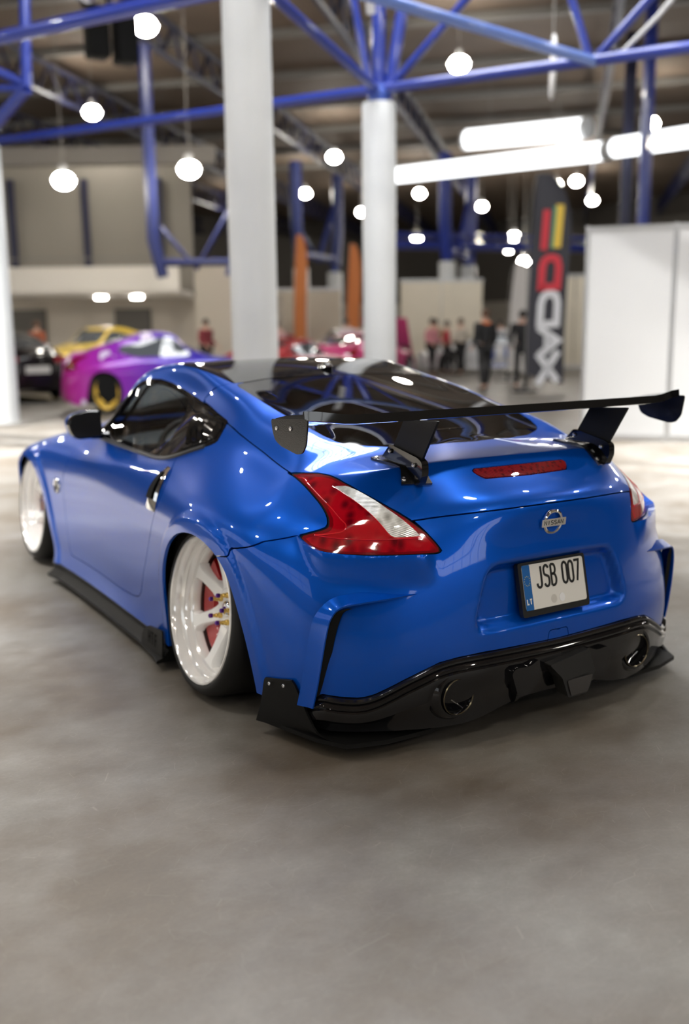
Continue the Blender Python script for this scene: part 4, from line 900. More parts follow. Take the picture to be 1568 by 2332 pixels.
# girder over the second and the left column
tA=truss('roof_truss','blue tubular truss running over the second column to the right edge',(4.6,7.07,4.2))
tube(tA,'bottom_chord',line(CB,-6.7,4.26),line(CB,7.5,4.10),.062)
tube(tA,'top_chord',line(CB+dB*.0,-6.7,ZU),line(CB,7.5,ZU),.055)
for s,e in ((-6.5,-5.0),(-5.0,-3.5),(-3.5,-2.0),(-2.0,-.1),(.15,1.35),(1.35,2.6),(2.6,4.2),(4.2,5.8)):
    up=(round((s+6.5)*10)%2==0)
for a,b in (((.12,4.16),(2.0,ZU)),((2.55,4.16),(2.0,ZU)),((2.6,4.16),(4.3,ZU)),((6.3,4.12),(4.3,ZU))):
    tube(tA,'brace',line(CB,a[0],a[1]),line(CB,b[0],b[1]),.046)
# girder over the nearest column
tB=truss('roof_truss','blue tubular truss running over the nearest column to the left edge',(1.93,5.2,4.3))
tube(tB,'bottom_chord',line(CA,-7.0,4.42),line(CA,6.5,4.30),.062)
tube(tB,'top_chord',line(CA,-7.0,ZU),line(CA,6.5,ZU),.055)
for a,b in (((.1,4.32),(1.5,ZU)),((3.0,4.32),(1.5,ZU)),((3.0,4.32),(4.5,ZU))):
    tube(tB,'brace',line(CA,a[0],a[1]),line(CA,b[0],b[1]),.046)
# ties across the pair
tC=truss('cross_tie','blue and pale tubes tying the two column heads together',(3.2,6.1,4.3))
tube(tC,'tie',(*CA,4.5),(*CB,4.16),.055); M_TPALE=P('truss_pale_blue',(.10,.18,.50),.3,0,.6)
nd=line(CB,2.6,4.14)
tube(tC,'tie',(2.35,5.35,4.62),nd,.058,M_TPALE)
tube(tC,'tie',(*CA,4.6),(*(CB+dA*-1.4),ZU),.045)
tube(tC,'strut',(CB[0]-.12,CB[1]-.02,4.1),(CB[0]-.42,CB[1]+.10,ZU),.045); tube(tC,'strut',(CB[0],CB[1],4.1),(CB[0]+.02,CB[1]+.02,ZU+.1),.085)
tube(tC,'strut',(CB[0]+.10,CB[1]-.05,4.1),(CB[0]+.42,CB[1]-.1,ZU),.075); tube(tC,'strut',(CB[0]-.30,CB[1]-.3,4.9),(CB[0]-.55,CB[1]-.55,ZU),.05,P('strut_white',(.6,.6,.58),.4)); 
# fill lights with invented housings, added to brighten the floor around the coupe
M_FL=E('fill_light_lens',(1,.97,.92),300.)
for k,(x,y) in enumerate(((6.6,.6),(8.6,2.6),(5.2,2.4),(-5.0,3.2),(-3.6,6.6),(-5.6,.4),(-1.6,10.2))):
    t=empty('fill_light',(x,y,8.6)); tag(t,'fill light added under the ceiling to brighten the bare floor beside the coupe','fill_light','added fill lights beside the coupe')
    MB().lathe([(0,.30),(.10,.30),(.13,.0),(.12,-.01),(.12,.02),(0,.04)],20).tube([(0,0,.3),(0,0,1.)],.02,6).build('housing',M_SAT,t,True,math.radians(40)); MB().lathe([(0,.0),(.10,.0)],16).build('lens',M_FL,t,False)
    ld=bpy.data.lights.new('fill_light_beam','SPOT'); ld.energy=[6200,6000,2200,9500,10500,3600,9500][k]; ld.color=(1,.98,.95); ld.spot_size=math.radians(62); ld.spot_blend=.8; ld.shadow_soft_size=.1; lo=bpy.data.objects.new('beam',ld); link(lo); lo.parent=t; lo.location=(0,0,-.03)
# cable hanging along the right brace
o=MB().tube([line(CB,1.9,4.20),line(CB,2.45,4.13),line(CB,2.9,4.20),line(CB,3.25,4.50),line(CB,4.05,5.35)],.026,8).build('power_cable',P('cable_grey',(.55,.56,.56),.5),None); tag(o,'pale grey cable clipped along the upper right blue brace','cable')
# frame over the left column
tD=truss('column_bracing','blue tube bracing around the head of the left edge column',(.9,12.6,4.2))
for a,b,r in (((1.53,11.0,6.6),(1.40,10.85,4.62),.075),((1.40,10.85,4.62),(.95,11.9,4.05),.085),((.55,11.7,5.25),(1.40,10.85,4.66),.06),((.60,11.9,4.75),(1.38,10.87,4.62),.05),((1.40,10.85,4.62),(1.0,12.5,4.2),.06)): tube(tD,'brace',a,b,r)
# mirrored bays behind and beside the camera (seen in the paint and glass)
for k,(c,lab) in enumerate(((CA-dB*6.5,'blue tubular truss over the floor left of the coupe'),)):
    t=truss('roof_truss',lab,(c[0],c[1],4.4)); tube(t,'bottom_chord',line(c,-12,4.4),line(c,9,4.4),.062); tube(t,'top_chord',line(c,-12,ZU),line(c,9,ZU),.055)
    for j in range(7):
        s=-11+j*2.9; tube(t,'brace',line(c,s,4.4),line(c,s+1.45,ZU),.046); tube(t,'brace',line(c,s+1.45,ZU),line(c,s+2.9,4.4),.046)
# far pairs of columns with blue heads
FAR=[((22.19,28.55),4.1,'far white column behind the person in orange, left of its pair'),((24.6,30.2),4.1,'far white column behind the person in orange, right of its pair'),((17.88,32.91),4.0,'far grey column between the two near columns, left of its pair'),((20.62,34.72),4.0,'far grey column between the two near columns, right of its pair')]
for (p,h,l) in FAR: column(p,.33,h,l)
for (a,b,l,m) in (((22.19,28.55),(24.6,30.2),'blue U shaped truss drop over the far white column pair',M_TBLUE),((17.88,32.91),(20.62,34.72),'navy U shaped truss drop between the two near columns',P('truss_navy',(.014,.028,.16),.4)),((6.9,20.33),(8.35,19.43),'navy U shaped truss drop left of the nearest column',P('truss_navy2',(.012,.02,.11),.4))):
    t=truss('truss_drop',l,(a[0],a[1],4)); z0=4.2 if a[0]>8 else 2.75; A_=Vector((a[0],a[1],z0));B_=Vector((b[0],b[1],z0)); d=(B_-A_).normalized(); sc_=1 if a[0]>8 else .6
    for q,s in ((A_,-1),(B_,1)):
        MB().tube([q-Vector(t.location),q+d*s*.35*sc_+Vector((0,0,1.5*sc_))-Vector(t.location),q+d*s*.35*sc_+Vector((0,0,8.2-z0))-Vector(t.location)],.26*sc_,8).build('leg',m,t)
    MB().tube([A_+Vector((0,0,.35))-Vector(t.location),B_+Vector((0,0,.35))-Vector(t.location)],.16*sc_,8).build('tie',m,t)
    MB().tube([A_+Vector((0,0,1.2))-Vector(t.location),(A_+B_)/2+Vector((0,0,.2))-Vector(t.location),B_+Vector((0,0,2.6*sc_))-Vector(t.location)],.12*sc_,8).build('brace',m,t)
t=truss('roof_truss','blue truss rail crossing far behind the flag',(30,26,4.6)); tube(t,'bottom_chord',(20,31,4.9),(40,24,4.7),.2); tube(t,'top_chord',(20,31,5.3),(40,24,5.1),.1)
t=truss('steel_hanger','blue steel hangers above the white partition',(16,13,5))
for p,m,r in (((19.6,16.9),M_NAVY,.17),((17.3,14.2),M_TBLUE,.15)): MB().tube([Vector((p[0],p[1],2.6))-Vector(t.location),Vector((p[0],p[1],9.4))-Vector(t.location)],r,10).build('hanger',m,t)
# ---------------------------------------------------------------- lamps
M_LAMP=E('lamp_disc',(1.0,.94,.84),95.); M_LHOUS=P('lamp_housing',(.25,.25,.25),.4,.6)
def lamp_proto(L=1.6):
    t=empty('high_bay_lamp'); MB().lathe([(.0,.34),(.09,.34),(.11,.16),(.27,.04),(.29,0),(.27,.005)],24).build('housing',M_LHOUS,t,True,math.radians(40))
    MB().lathe([(0,-.20),(.10,-.19),(.18,-.15),(.235,-.08),(.255,0),(.235,.07),(.16,.14),(.10,.16)],24).build('lamp_face',M_LAMP,t); MB().tube([(0,0,.34),(0,0,L)],.012,6).build('cable',M_GREYST,t); return t
LP=lamp_proto(); first=[True]
def lamp(x,y,z,label,group):
    if z<7: o=lamp_proto(9.6-z)
    else: o=LP if first[0] else copy_tree(LP); first[0]=False
    o.location=(x,y,z); tag(o,label,'ceiling lamp',group); return o
VIS=[((5.99,18.37,8),'high bay lamp high left beside the girder, above the blue tube'),((7.47,27.04,8),'high bay lamp just above the lower left blue tube'),((4.71,20.9,5.01),'high bay lamp above the balcony at the left'),((7.31,19.37,5.24),'high bay lamp just left of the nearest white column'),((13.95,17.42,8),'high bay lamp right of the second column among the blue tubes'),((17.83,30.04,8),'high bay lamp between the two white columns'),((26.59,36.51,8),'high bay lamp right of the second column under the white tube'),((30.62,31.32,8),'left lamp of the close pair beside the flag top'),((30.72,30.1,8),'right lamp of the close pair beside the flag top'),((36.26,34.49,8),'single high bay lamp right of the flag, below the close pair'),((30.5,36.5,7.6),'high bay lamp left of the flag, level with its top'),((29.6,40.9,6.4),'high bay lamp low beside the second column'),((30.5,34.0,5.9),'upper lamp of the two just left of the flag'),((30.0,33.8,5.3),'lower lamp of the two just left of the flag'),((30.9,33.7,4.7),'lowest high bay lamp left of the flag, over the blue rail'),((21.6,39.02,8),'dim bluish lamp between the two columns')]
for p,l in VIS: lamp(*p,l,'high bay ceiling lamps')
OUT='high bay lamp over the floor near or behind the camera'
for x in (-10,-3.5,3,9.5):
    for y in (-13,-7,-1,):
        lamp(x+.4*math.sin(y),y+.5*math.cos(x),8,OUT,'lamps near the camera')
for p in ((-9,20),(-9,30),(-3,26),(-3,36),(20,2),(20,-8),(26,8),(34,14),(40,22),(28,-2),(2,46),(10,52),(22,48),(-6,44),(0,30),(16,44),(28,44),(24,20),(36,4),(-12,12),(-10,4)): lamp(p[0],p[1],8,'high bay lamp outside the view over the far floor','lamps over the far floor')
# white luminous tubes at the right
M_TUBE=E('tube_diffuser',(.96,.98,1.0),2.2)
def light_tube(a,b,r,label):
    a=Vector(a);b=Vector(b);t=empty('light_tube',(a+b)/2); tag(t,label,'light','white light tubes'); o=(a+b)/2; MB().tube([a-o,b-o],r,20).build('diffuser',M_TUBE,t); d=(b-a).normalized()
    for q,s in ((a,-1),(b,1)): MB().tube([q-o,q-o+d*s*.12],r*1.04,20).build('end_cap',M_COLW,t)
    for k in (.2,.8): q=a+(b-a)*k-o; MB().tube([q+Vector((0,0,r)),q+Vector((0,0,2.2))],.015,6).build('hanger',M_GREYST,t)
light_tube((18.1,26.8,6.85),(19.05,17.25,6.30),.26,'long white luminous tube under the ceiling, left of the navy hanger')
light_tube((19.12,16.9,6.33),(18.6,11.5,5.95),.26,'long white luminous tube under the ceiling, running out at the right edge')
light_tube((18.41,22.59,7.43),(19.35,18.37,7.12),.30,'short white luminous tube above the long one')
# ---------------------------------------------------------------- white exhibition wall
M_PANEL=P('panel_white',(.58,.59,.60),.42,vary=.02,vscale=2); M_ALU=P('aluminium_post',(.55,.56,.57),.35,.8)
W0=np.array([6.28,5.22]); wd=np.array([.682,-.731]); wn=np.array([-.731,-.682])
pw=empty('partition_wall',(W0[0],W0[1],0)); tag(pw,'white exhibition partition wall with aluminium posts behind the wing','partition')
for k in range(4):
    a=W0+wd*(.98*k+.03);b=W0+wd*(.98*(k+1)-.03); c=(a+b)/2-W0; R=Matrix.Rotation(math.atan2(wd[1],wd[0]),3,'Z')
    MB().box((c[0],c[1],1.25),(.93,.02,2.38),R).build('wall_panel',M_PANEL,pw,False)
for k in range(5):
    c=wd*.98*k; MB().lathe([(.021,.0),(.021,2.5),(0,2.5)],12,'z',(c[0],c[1],0)).build('post',M_ALU,pw)
for z in (.05,2.46): 
    c=wd*.98*2; MB().box((c[0],c[1],z),(3.9,.035,.06),Matrix.Rotation(math.atan2(wd[1],wd[0]),3,'Z')).build('rail',M_ALU,pw,False)
bd=-wn
for k in range(2):
    a=bd*(1.0*k+.03);b=bd*(1.0*k+.97); c=(a+b)/2; MB().box((c[0],c[1],1.25),(.93,.02,2.38),Matrix.Rotation(math.atan2(bd[1],bd[0]),3,'Z')).build('wall_panel',M_PANEL,pw,False)
# ---------------------------------------------------------------- feather flag with reversed lettering
M_FLAG=P('flag_black',(.032,.032,.042),.6)
def flag3(name,loc,rz,label,H,W_,mat,top=.55):
    t=empty(name,(loc[0],loc[1],0),rz); tag(t,label,'flag')
    v=[];f=[];n=26
    for i in range(n+1):
        s=i/n; z=.38+(H-.38)*s; cut=.16*(1-s/.08) if s<.08 else 0
        r=W_*(1 if s<.72 else math.sqrt(max(0,1-((s-.72)/.28)**2*.86)))
        for j in range(7):
            x=-.02+r*j/6; v.append((x+.20*s**2-.05*s,.05*math.sin(j*.9+s*9)*.5*(j/6),z-(cut*0)-.22*(j/6)*(1-s)))
    for i in range(n):
        for j in range(6): f.append((i*7+j,i*7+j+1,i*7+j+8,i*7+j+7))
    c=MB().add(v,f).build('cloth',mat,t)
    MB().tube([(-.03,0,0),(-.03,0,H*.7),(.02,0,H*.9),(.12,0,H),(.12+W_*.35,0,H+.02)],.014,6).build('pole',M_GREYST,t)
    MB().lathe([(.28,0),(.28,.05),(.05,.06),(.03,.3),(0,.3)],20,'z',(-.03,0,0)).build('base',M_SAT,t,True,math.radians(40)); return t
fl=flag3('feather_flag',(12.2,12.72),math.radians(-31.5),'tall black feather flag with red and white lettering beside the white partition',4.55,.82,M_FLAG)
def fx(u,z): s=(z-.38)/4.17; return (u+.20*s**2-.05*s,-.045,z-.10)
def ribbon(pts,w,name,col):
    mb=MB(); stroke(mb,pts,w,lambda u,v,h:fx(u,v)); mb.build(name,P('flag_'+name,col,.6),fl,False)
RED=(.62,.035,.055); WHT=(.70,.70,.72)
def bar(u,z0,z1): return [(u,z0),(u,z1)]
ribbon(bar(.24,3.10,3.92),.15,'red_bar',RED); ribbon(bar(.405,3.12,3.98),.07,'green_bar',(.03,.28,.20)); ribbon(bar(.51,3.14,4.02),.17,'yellow_bar',(.80,.55,.07))
ribbon([(.23,2.32),(.58,2.34),(.585,2.75),(.54,2.90),(.46,2.94),(.34,2.93),(.27,2.87),(.235,2.74),(.23,2.25)],.15,'red_letter',RED)
ribbon([(.24,1.54),(.60,1.56),(.605,2.0),(.56,2.15),(.48,2.19),(.36,2.18),(.29,2.12),(.25,1.98),(.24,1.47)],.15,'white_letter',WHT)
ribbon([(.22,1.48),(.64,1.20),(.24,.88)],.15,'white_letter',WHT); ribbon([(.40,1.34),(.40,1.04)],.10,'white_letter',WHT)
ribbon([(.22,.92),(.66,.32)],.15,'white_letter',WHT); ribbon([(.66,.98),(.22,.26)],.15,'white_letter',WHT)
flag3('feather_flag',(14.9,16.4),math.radians(-31.5),'plain white feather flag left of the black flag',3.05,.62,P('flag_white',(.66,.63,.60),.6))
flag3('feather_flag',(13.9,26.3),math.radians(-31.5),'orange feather flag just right of the nearest column',4.6,.42,P('flag_orange',(.62,.20,.05),.6)); flag3('feather_flag',(15.6,25.6),math.radians(-20),'orange feather flag left of the second column',4.3,.45,P('flag_orange2',(.60,.19,.05),.6))
# ---------------------------------------------------------------- balcony at the left
bl_=empty('balcony',(6,26.5,0)); tag(bl_,'beige two storey balcony with white parapet at the left','balcony'); bdv=np.array([.853,-.522]); bnv=np.array([.522,.853]); RB=Matrix.Rotation(math.atan2(bdv[1],bdv[0]),3,'Z')
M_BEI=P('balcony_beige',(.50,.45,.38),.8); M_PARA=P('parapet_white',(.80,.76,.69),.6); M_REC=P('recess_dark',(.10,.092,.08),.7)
def bb(s,off,z,d,name,mat):
    c=bdv*s+bnv*off; MB().box((c[0],c[1],z),d,RB).build(name,mat,bl_,False)
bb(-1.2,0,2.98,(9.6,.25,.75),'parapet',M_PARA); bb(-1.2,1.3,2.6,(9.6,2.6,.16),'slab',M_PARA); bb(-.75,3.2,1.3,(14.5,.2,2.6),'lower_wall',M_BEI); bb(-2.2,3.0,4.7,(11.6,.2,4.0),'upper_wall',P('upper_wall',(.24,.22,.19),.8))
for s in (-4.4,-2.2,.2,2.6,4.9): bb(s,2.8,4.5,(.18,.25,3.6),'mullion',M_NAVY)
bb(-1.2,0,6.5,(12,.3,.5),'fascia',P('fascia_grey',(.24,.22,.20),.7)); bb(-1.2,-.05,3.6,(9.6,.05,.05),'hand_rail',M_GREYST)
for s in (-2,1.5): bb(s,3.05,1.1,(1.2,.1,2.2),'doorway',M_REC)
bb(5.0,.2,1.7,(1.9,.3,3.5),'side_wall',M_BEI)
ML=E('downlight',(1,.96,.9),28.)
for k,(x,y) in enumerate(((6.3,32.21),(6.92,32.07),(8.13,28.93),(8.56,28.07))):
    s_=[-3.6,-2.7,1.1,2.2][k]; c=np.array([6,26.5])+bdv*s_+bnv*.5; o=MB().lathe([(0,-.02),(.16,-.02),(.17,.04),(0,.04)],16).build('downlight',ML,None); o.location=(c[0],c[1],2.46)
    tag(o,['leftmost downlight under the balcony','second downlight from the left under the balcony','third downlight from the left under the balcony','rightmost downlight under the balcony'][k],'downlight','balcony downlights')
M_CREAM=P('stand_cream',(.72,.66,.54),.7,vary=.08,vscale=1.5)
def stand_wall(a,b,h,label,mat=M_CREAM):
    a=np.array(a);b=np.array(b);c=(a+b)/2;d=b-a;L_=np.linalg.norm(d); t=empty('display_wall',(c[0],c[1],0),math.atan2(d[1],d[0])); tag(t,label,'display wall')
    n=max(2,int(L_/1.2))
    for k in range(n): MB().box((-L_/2+L_*(k+.5)/n,0,h/2),(L_/n-.04,.06,h-.1),None,.01).build('wall_panel',mat,t)
    for z in (.05,h): MB().box((0,0,z),(L_,.09,.08)).build('rail',M_ALU,t,False)
    return t
stand_wall((17.6,25.3),(20.2,23.9),3.1,'cream display wall left of the far column pair')
stand_wall((21.6,22.6),(25.0,20.6),3.2,'cream display wall behind the white and black flags')
stand_wall((12.2,30.2),(16.6,27.6),2.9,'cream display wall behind the orange flags')
# hanging things
o=empty('hanging_disc',(8.28,8.0,5.1)); tag(o,'thin white hanging disc turned edge on, upper right','sign'); R=Matrix.Rotation(math.radians(-31.5+82),3,'Z')
b=MB(); b.lathe([(0,-.02),(.43,-.02),(.44,0),(.43,.02),(0,.02)],36,'y'); MB().add([tuple(R@Vector(p)) for p in b.v],b.f).build('disc',P('disc_white',(.7,.7,.7),.5),o,True,math.radians(40)); MB().tube([(0,0,.43),(0,0,4.4)],.01,6).build('wire',M_GREYST,o)
sp_=empty('loudspeaker_cluster',(4.22,15.6,6.72)); tag(sp_,'black loudspeaker cluster hanging from the ceiling at upper left','loudspeakers')
for k in range(2): MB().box((-.24+.5*k,-.1*k,.1-.06*k),(.40,.45,.80),None,.06).build('cabinet',M_MATT,sp_,True)
MB().tube([(-.5,0,.6),(.55,0,.6)],.05,8).tube([(0,0,.6),(0,0,2.8)],.03,6).build('bracket',M_MATT,sp_)
for k in range(3): MB().box((-.5+.45*k,.1,1.0),(.22,.3,.3),None,.04).build('spotlight_can',M_MATT,sp_,True)
# ---------------------------------------------------------------- other cars in the hall
LOW=make_surface(4,False)
def bgwheel(par,y,sx,col,r=.30):
    o=MB(); o.lathe([(.235,.02),(.245,.0),(.28,.0),(r,.03),(r,.19),(.2,.2)],28,'x'); o.v=[((-.86+p[0])*-sx if False else sx*(.86-p[0]),y+p[1],r+p[2]) for p in o.v]; ty=o.build('wheel',M_TYRE,par)
    s=MB()
    for k in range(5):
        a=2*PI*k/5+.3; c,d=math.cos(a),math.sin(a); v=[]
        for rr,w in ((.04,.06),(.13,.07),(.235,.085)):
            for q in (-w,w): v.append((sx*(.845 if rr<.2 else .855),y+rr*c-q*d,r+rr*d+q*c))
        s.add(v,[(0,1,3,2),(2,3,5,4)])
    b=MB(); b.lathe([(.0,.0),(.06,.0),(.06,.03)],16,'x'); s.add([(sx*(.85-p[0]),y+p[1],r+p[2]) for p in b.v],b.f); b=MB(); b.lathe([(.205,.02),(.24,.0),(.245,.02)],28,'x'); s.add([(sx*(.86-p[0]),y+p[1],r+p[2]) for p in b.v],b.f)
    s.build('wheel_spokes',P('spokes',col,.3,.3),ty)
    MB().lathe([(0,.10),(.22,.10)],24,'x',(0,0,0)) 
    b=MB(); b.lathe([(0,.08),(.215,.08)],24,'x'); MB().add([(sx*(.86-p[0]),y+p[1],r+p[2]) for p in b.v],b.f).build('brake_disc',M_DISC,ty)
def bgcar(label,loc,rz,mat,wheels=(.25,.25,.26),glassmat=None,extra=None,scale=1.,tall=1.08):
    c=empty('show_car',(loc[0],loc[1],.02),rz); tag(c,label,'car'); c.scale=(scale,scale,scale*tall)
    g=glassmat or M_BGG
    panel(LOW,'body',[('dlo',-1,0),('hgl',-1,0),('wind',-1,0),('arch',-1,0),('lamp',-1,0)],mat,c,flange=.03)
    panel(LOW,'rear_window',[('hgl',1,0)],g,c,off=-.005,flange=0); panel(LOW,'windshield',[('wind',1,0)],g,c,off=-.005,flange=0)
    for sd in 'LR': panel(LOW,'side_window',[('dlo',1,0)],g,c,sd,off=-.005,flange=0); panel(LOW,'tail_light',[('lamp',1,0)],M_REDD,c,sd,flange=.01)
    panel(LOW,'underbody',[('dlo',-1,0),('hgl',-1,0),('wind',-1,0)],M_MATT,c,off=-.06,flange=0)
    for y in (0,2.5):
        for sx in (-1,1): bgwheel(c,y,sx,wheels)
    if extra: extra(c)
    return c
M_BGG=P('car_glass',(.09,.10,.11),.04,0,1)
def wrap_mat():
    m=paint('purple_wrap',(.16,.06,.55),.1); nt=m.node_tree; b=nt.nodes['Principled BSDF']; L=nt.links.new; tc=nt.nodes.new('ShaderNodeTexCoord')
    sx=nt.nodes.new('ShaderNodeSeparateXYZ'); L(tc.outputs['Object'],sx.inputs[0]); r=nt.nodes.new('ShaderNodeValToRGB'); mr=nt.nodes.new('ShaderNodeMapRange'); mr.inputs[1].default_value=-.8; mr.inputs[2].default_value=3.0; L(sx.outputs['Y'],mr.inputs[0]); L(mr.outputs[0],r.inputs[0])
    e=r.color_ramp.elements; e[0].color=(.50,.02,.28,1); e[0].position=.0; e[1].color=(.012,.035,.36,1); e[1].position=.85; q=e.new(.25); q.color=(.27,.025,.40,1); q=e.new(.5); q.color=(.085,.025,.38,1)
    n=nt.nodes.new('ShaderNodeTexNoise'); n.inputs['Scale'].default_value=3.1; n.inputs['Detail'].default_value=1; L(tc.outputs['Object'],n.inputs['Vector']); r2=nt.nodes.new('ShaderNodeValToRGB'); r2.color_ramp.elements[0].position=.60; r2.color_ramp.elements[1].position=.64; L(n.outputs['Fac'],r2.inputs[0])
    mx=nt.nodes.new('ShaderNodeMix'); mx.data_type='RGBA'; mx.inputs[7].default_value=(.72,.62,.80,1); L(r2.outputs[0],mx.inputs[0]); L(r.outputs[0],mx.inputs[6]); L(mx.outputs[2],b.inputs['Base Color']); return m
bgcar('purple and magenta wrapped show car with yellow wheels, left of the near column',(3.13,13.58),math.radians(252.5),wrap_mat(),(.70,.44,.06),scale=.86,tall=1.33)
def blk_extra(c):
    MB().box((0,-.90,.55),(.50,.03,.12)).build('number_plate',P('plate_pale',(.55,.53,.50),.5),c,False)
    for s in (-1,1): MB().box((.55*s,-.84,.72),(.36,.05,.10),None,.02).build('tail_lamp',P('lamp_red',(.25,.01,.012),.1,0,1),c)
bgcar('black car seen from behind at the left, beside the left column',(2.55,17.3),math.radians(8),paint('bg_black',(.008,.006,.007),.1),(.03,.03,.03),extra=blk_extra,tall=1.18)
bgcar('yellow car beyond the purple show car',(6.6,21.6),math.radians(110),paint('bg_yellow',(.66,.46,.06),.1),(.1,.1,.1),tall=1.28)
bgcar('dark red car between the two near columns',(7.3,15.9),math.radians(-60),paint('bg_red',(.34,.012,.02),.2),(.4,.4,.4),tall=1.0)
bgcar('white car far behind the second column',(15.6,24.0),math.radians(95),paint('bg_white',(.68,.66,.64),.05),(.3,.3,.3),tall=1.2)
def hood_extra(c):
    v=[(-.62,3.25,.60),(.62,3.25,.60),(.70,2.62,1.52),(-.70,2.62,1.52),(-.62,3.29,.62),(.62,3.29,.62),(.70,2.66,1.55),(-.70,2.66,1.55)]
    MB().add(v,[(0,1,2,3),(4,7,6,5),(0,4,5,1),(1,5,6,2),(2,6,7,3),(3,7,4,0)]).build('open_hood',paint('hood_pink',(.60,.08,.23),.2),c,False)
    MB().box((0,2.75,.78),(1.2,.9,.12),None,.03).build('engine',M_SAT,c)
bgcar('pink car with its hood raised, right of the second column',(11.3,18.9),math.radians(301.5),paint('bg_pink',(.56,.07,.21),.2),(.5,.5,.5),extra=hood_extra,tall=1.1)
bgcar('red car in the far middle of the hall',(14.5,27.5),math.radians(80),paint('bg_red2',(.42,.02,.025),.2),(.3,.3,.3),tall=1.2)
bgcar('silver car far behind the white flag',(19.5,21.0),math.radians(60),paint('bg_silver',(.55,.55,.56),.4),(.3,.3,.3),tall=1.15)
# ---------------------------------------------------------------- visitors
M_SKIN=P('skin',(.55,.33,.24),.55)
def skin_obj(name,verts,edges,rad,mat,par,root=0):
    me=bpy.data.meshes.new(name); me.from_pydata([tuple(v) for v in verts],edges,[]); o=bpy.data.objects.new(name,me); link(o); o.parent=par; me.materials.append(mat)
    sk=o.modifiers.new('skin','SKIN'); sk.use_smooth_shade=True
    if not me.skin_vertices: 
        bpy.context.view_layer.objects.active=o; bpy.ops.mesh.customdata_skin_add()
    for i,r in enumerate(rad): me.skin_vertices[0].data[i].radius=(r,r*.85) if not isinstance(r,tuple) else r; me.skin_vertices[0].data[i].use_root=(i==root)
    s=o.modifiers.new('sub','SUBSURF'); s.levels=1; s.render_levels=2; return o
def person(label,loc,rz,h,top,trous,hair,arms=0.,stride=.12):
    p=empty('person',(loc[0],loc[1],0),rz); tag(p,label,'person'); s=h/1.75
    z=lambda q:q*s
    # one continuous body
    V=[(0,0,z(.96)),(0,.01,z(1.12)),(0,.01,z(1.30)),(0,0,z(1.44)),(0,-.01,z(1.53)),(0,-.02,z(1.62)),(0,-.015,z(1.70)),
       (.10,0,z(.92)),(.11,stride*.5,z(.50)),(.11,stride,z(.09)),(.11,stride-.13,z(.04)),(-.10,0,z(.92)),(-.11,-stride*.3,z(.50)),(-.11,-stride,z(.09)),(-.11,-stride-.13,z(.04)),
       (.19,0,z(1.41)),(.25,.03,z(1.14)),(.24,-.10-arms,z(.92+arms*.8)),(-.19,0,z(1.41)),(-.25,.03,z(1.14)),(-.24,-.10-arms,z(.92+arms*.8))]
    Ed_=[(0,1),(1,2),(2,3),(3,4),(4,5),(5,6),(0,7),(7,8),(8,9),(9,10),(0,11),(11,12),(12,13),(13,14),(3,15),(15,16),(16,17),(3,18),(18,19),(19,20)]
    rad=[.13,.12,.14,.10,.050,.085,.070,.085,.055,.040,.035,.085,.055,.040,.035,.055,.042,.032,.055,.042,.032]
    body=skin_obj('body',V,Ed_,[r*s for r in rad],M_SKIN,p)
    for sx in (-1,1):
        a=Vector(V[17 if sx>0 else 20]); d=(a-Vector(V[16 if sx>0 else 19])).normalized()
        hv=[a,a+d*.09*s]; he=[(0,1)]; hr=[.030*s,.032*s]
        for q in range(5):
            k=len(hv); off=Vector((0,(q-2)*.018*s,0)); hv+=[a+d*.09*s+off*.9,a+d*(.135-.006*abs(q-2))*s+off,a+d*(.165-.01*abs(q-2))*s+off+Vector((-.01*sx,0,0))]; he+=[(1,k),(k,k+1),(k+1,k+2)]; hr+=[.012*s,.009*s,.008*s]
        skin_obj('hand',hv,he,hr,M_SKIN,p)
    J=[V[0],V[1],V[2],V[3],V[15],V[16],tuple(Vector(V[16])*.15+Vector(V[17])*.85),V[18],V[19],tuple(Vector(V[19])*.15+Vector(V[20])*.85)]
    skin_obj('jacket',J,[(0,1),(1,2),(2,3),(3,4),(4,5),(5,6),(3,7),(7,8),(8,9)],[q*s for q in (.165,.155,.185,.155,.105,.070,.055,.105,.070,.055)],top,p)
    T=[V[0],V[7],V[8],(V[9][0],V[9][1],z(.12)),V[11],V[12],(V[13][0],V[13][1],z(.12))]
    skin_obj('trousers',T,[(0,1),(1,2),(2,3),(0,4),(4,5),(5,6)],[q*s for q in (.15,.108,.078,.062,.108,.078,.062)],trous,p)
    for i in (9,13): skin_obj('shoe',[V[i],(V[i][0],V[i][1]-.07,z(.045)),(V[i][0],V[i][1]-.17,z(.035))],[(0,1),(1,2)],[.052*s,.045*s,.035*s],M_SAT,p)
    b=MB(); b.lathe([(.0,.115),(.05,.10),(.085,.055),(.092,.0),(.080,-.06),(.0,-.07)],16); b.v=[(q[0]*s,(q[1]*1.05+.02)*s-.02,q[2]*s+z(1.645)) for q in b.v]; b.build('hair',hair,p)
    f=MB(); f.lathe([(0,.012),(.007,.0),(0,-.008)],8,'z',(0,-.105*s,z(1.615))); f.box((0,-.092*s,z(1.57)),(.04*s,.02*s,.008*s)); 
    for sx in (-1,1): f.box((.03*sx*s,-.094*s,z(1.64)),(.02*s,.012*s,.010*s)); f.box((.082*sx*s,-.01*s,z(1.62)),(.018*s,.035*s,.055*s),None,.006)
    f.build('face_features',P('features',(.30,.15,.11),.6),p)
    return p
cl=lambda n,c:P('cloth_'+n,c,.8)
BLKC=cl('black',(.014,.014,.015)); JEAN=cl('jean',(.05,.08,.16)); HB=P('hair_dark',(.02,.013,.009),.5); HBR=P('hair_brown',(.10,.05,.025),.5)
r0=math.radians(-31)
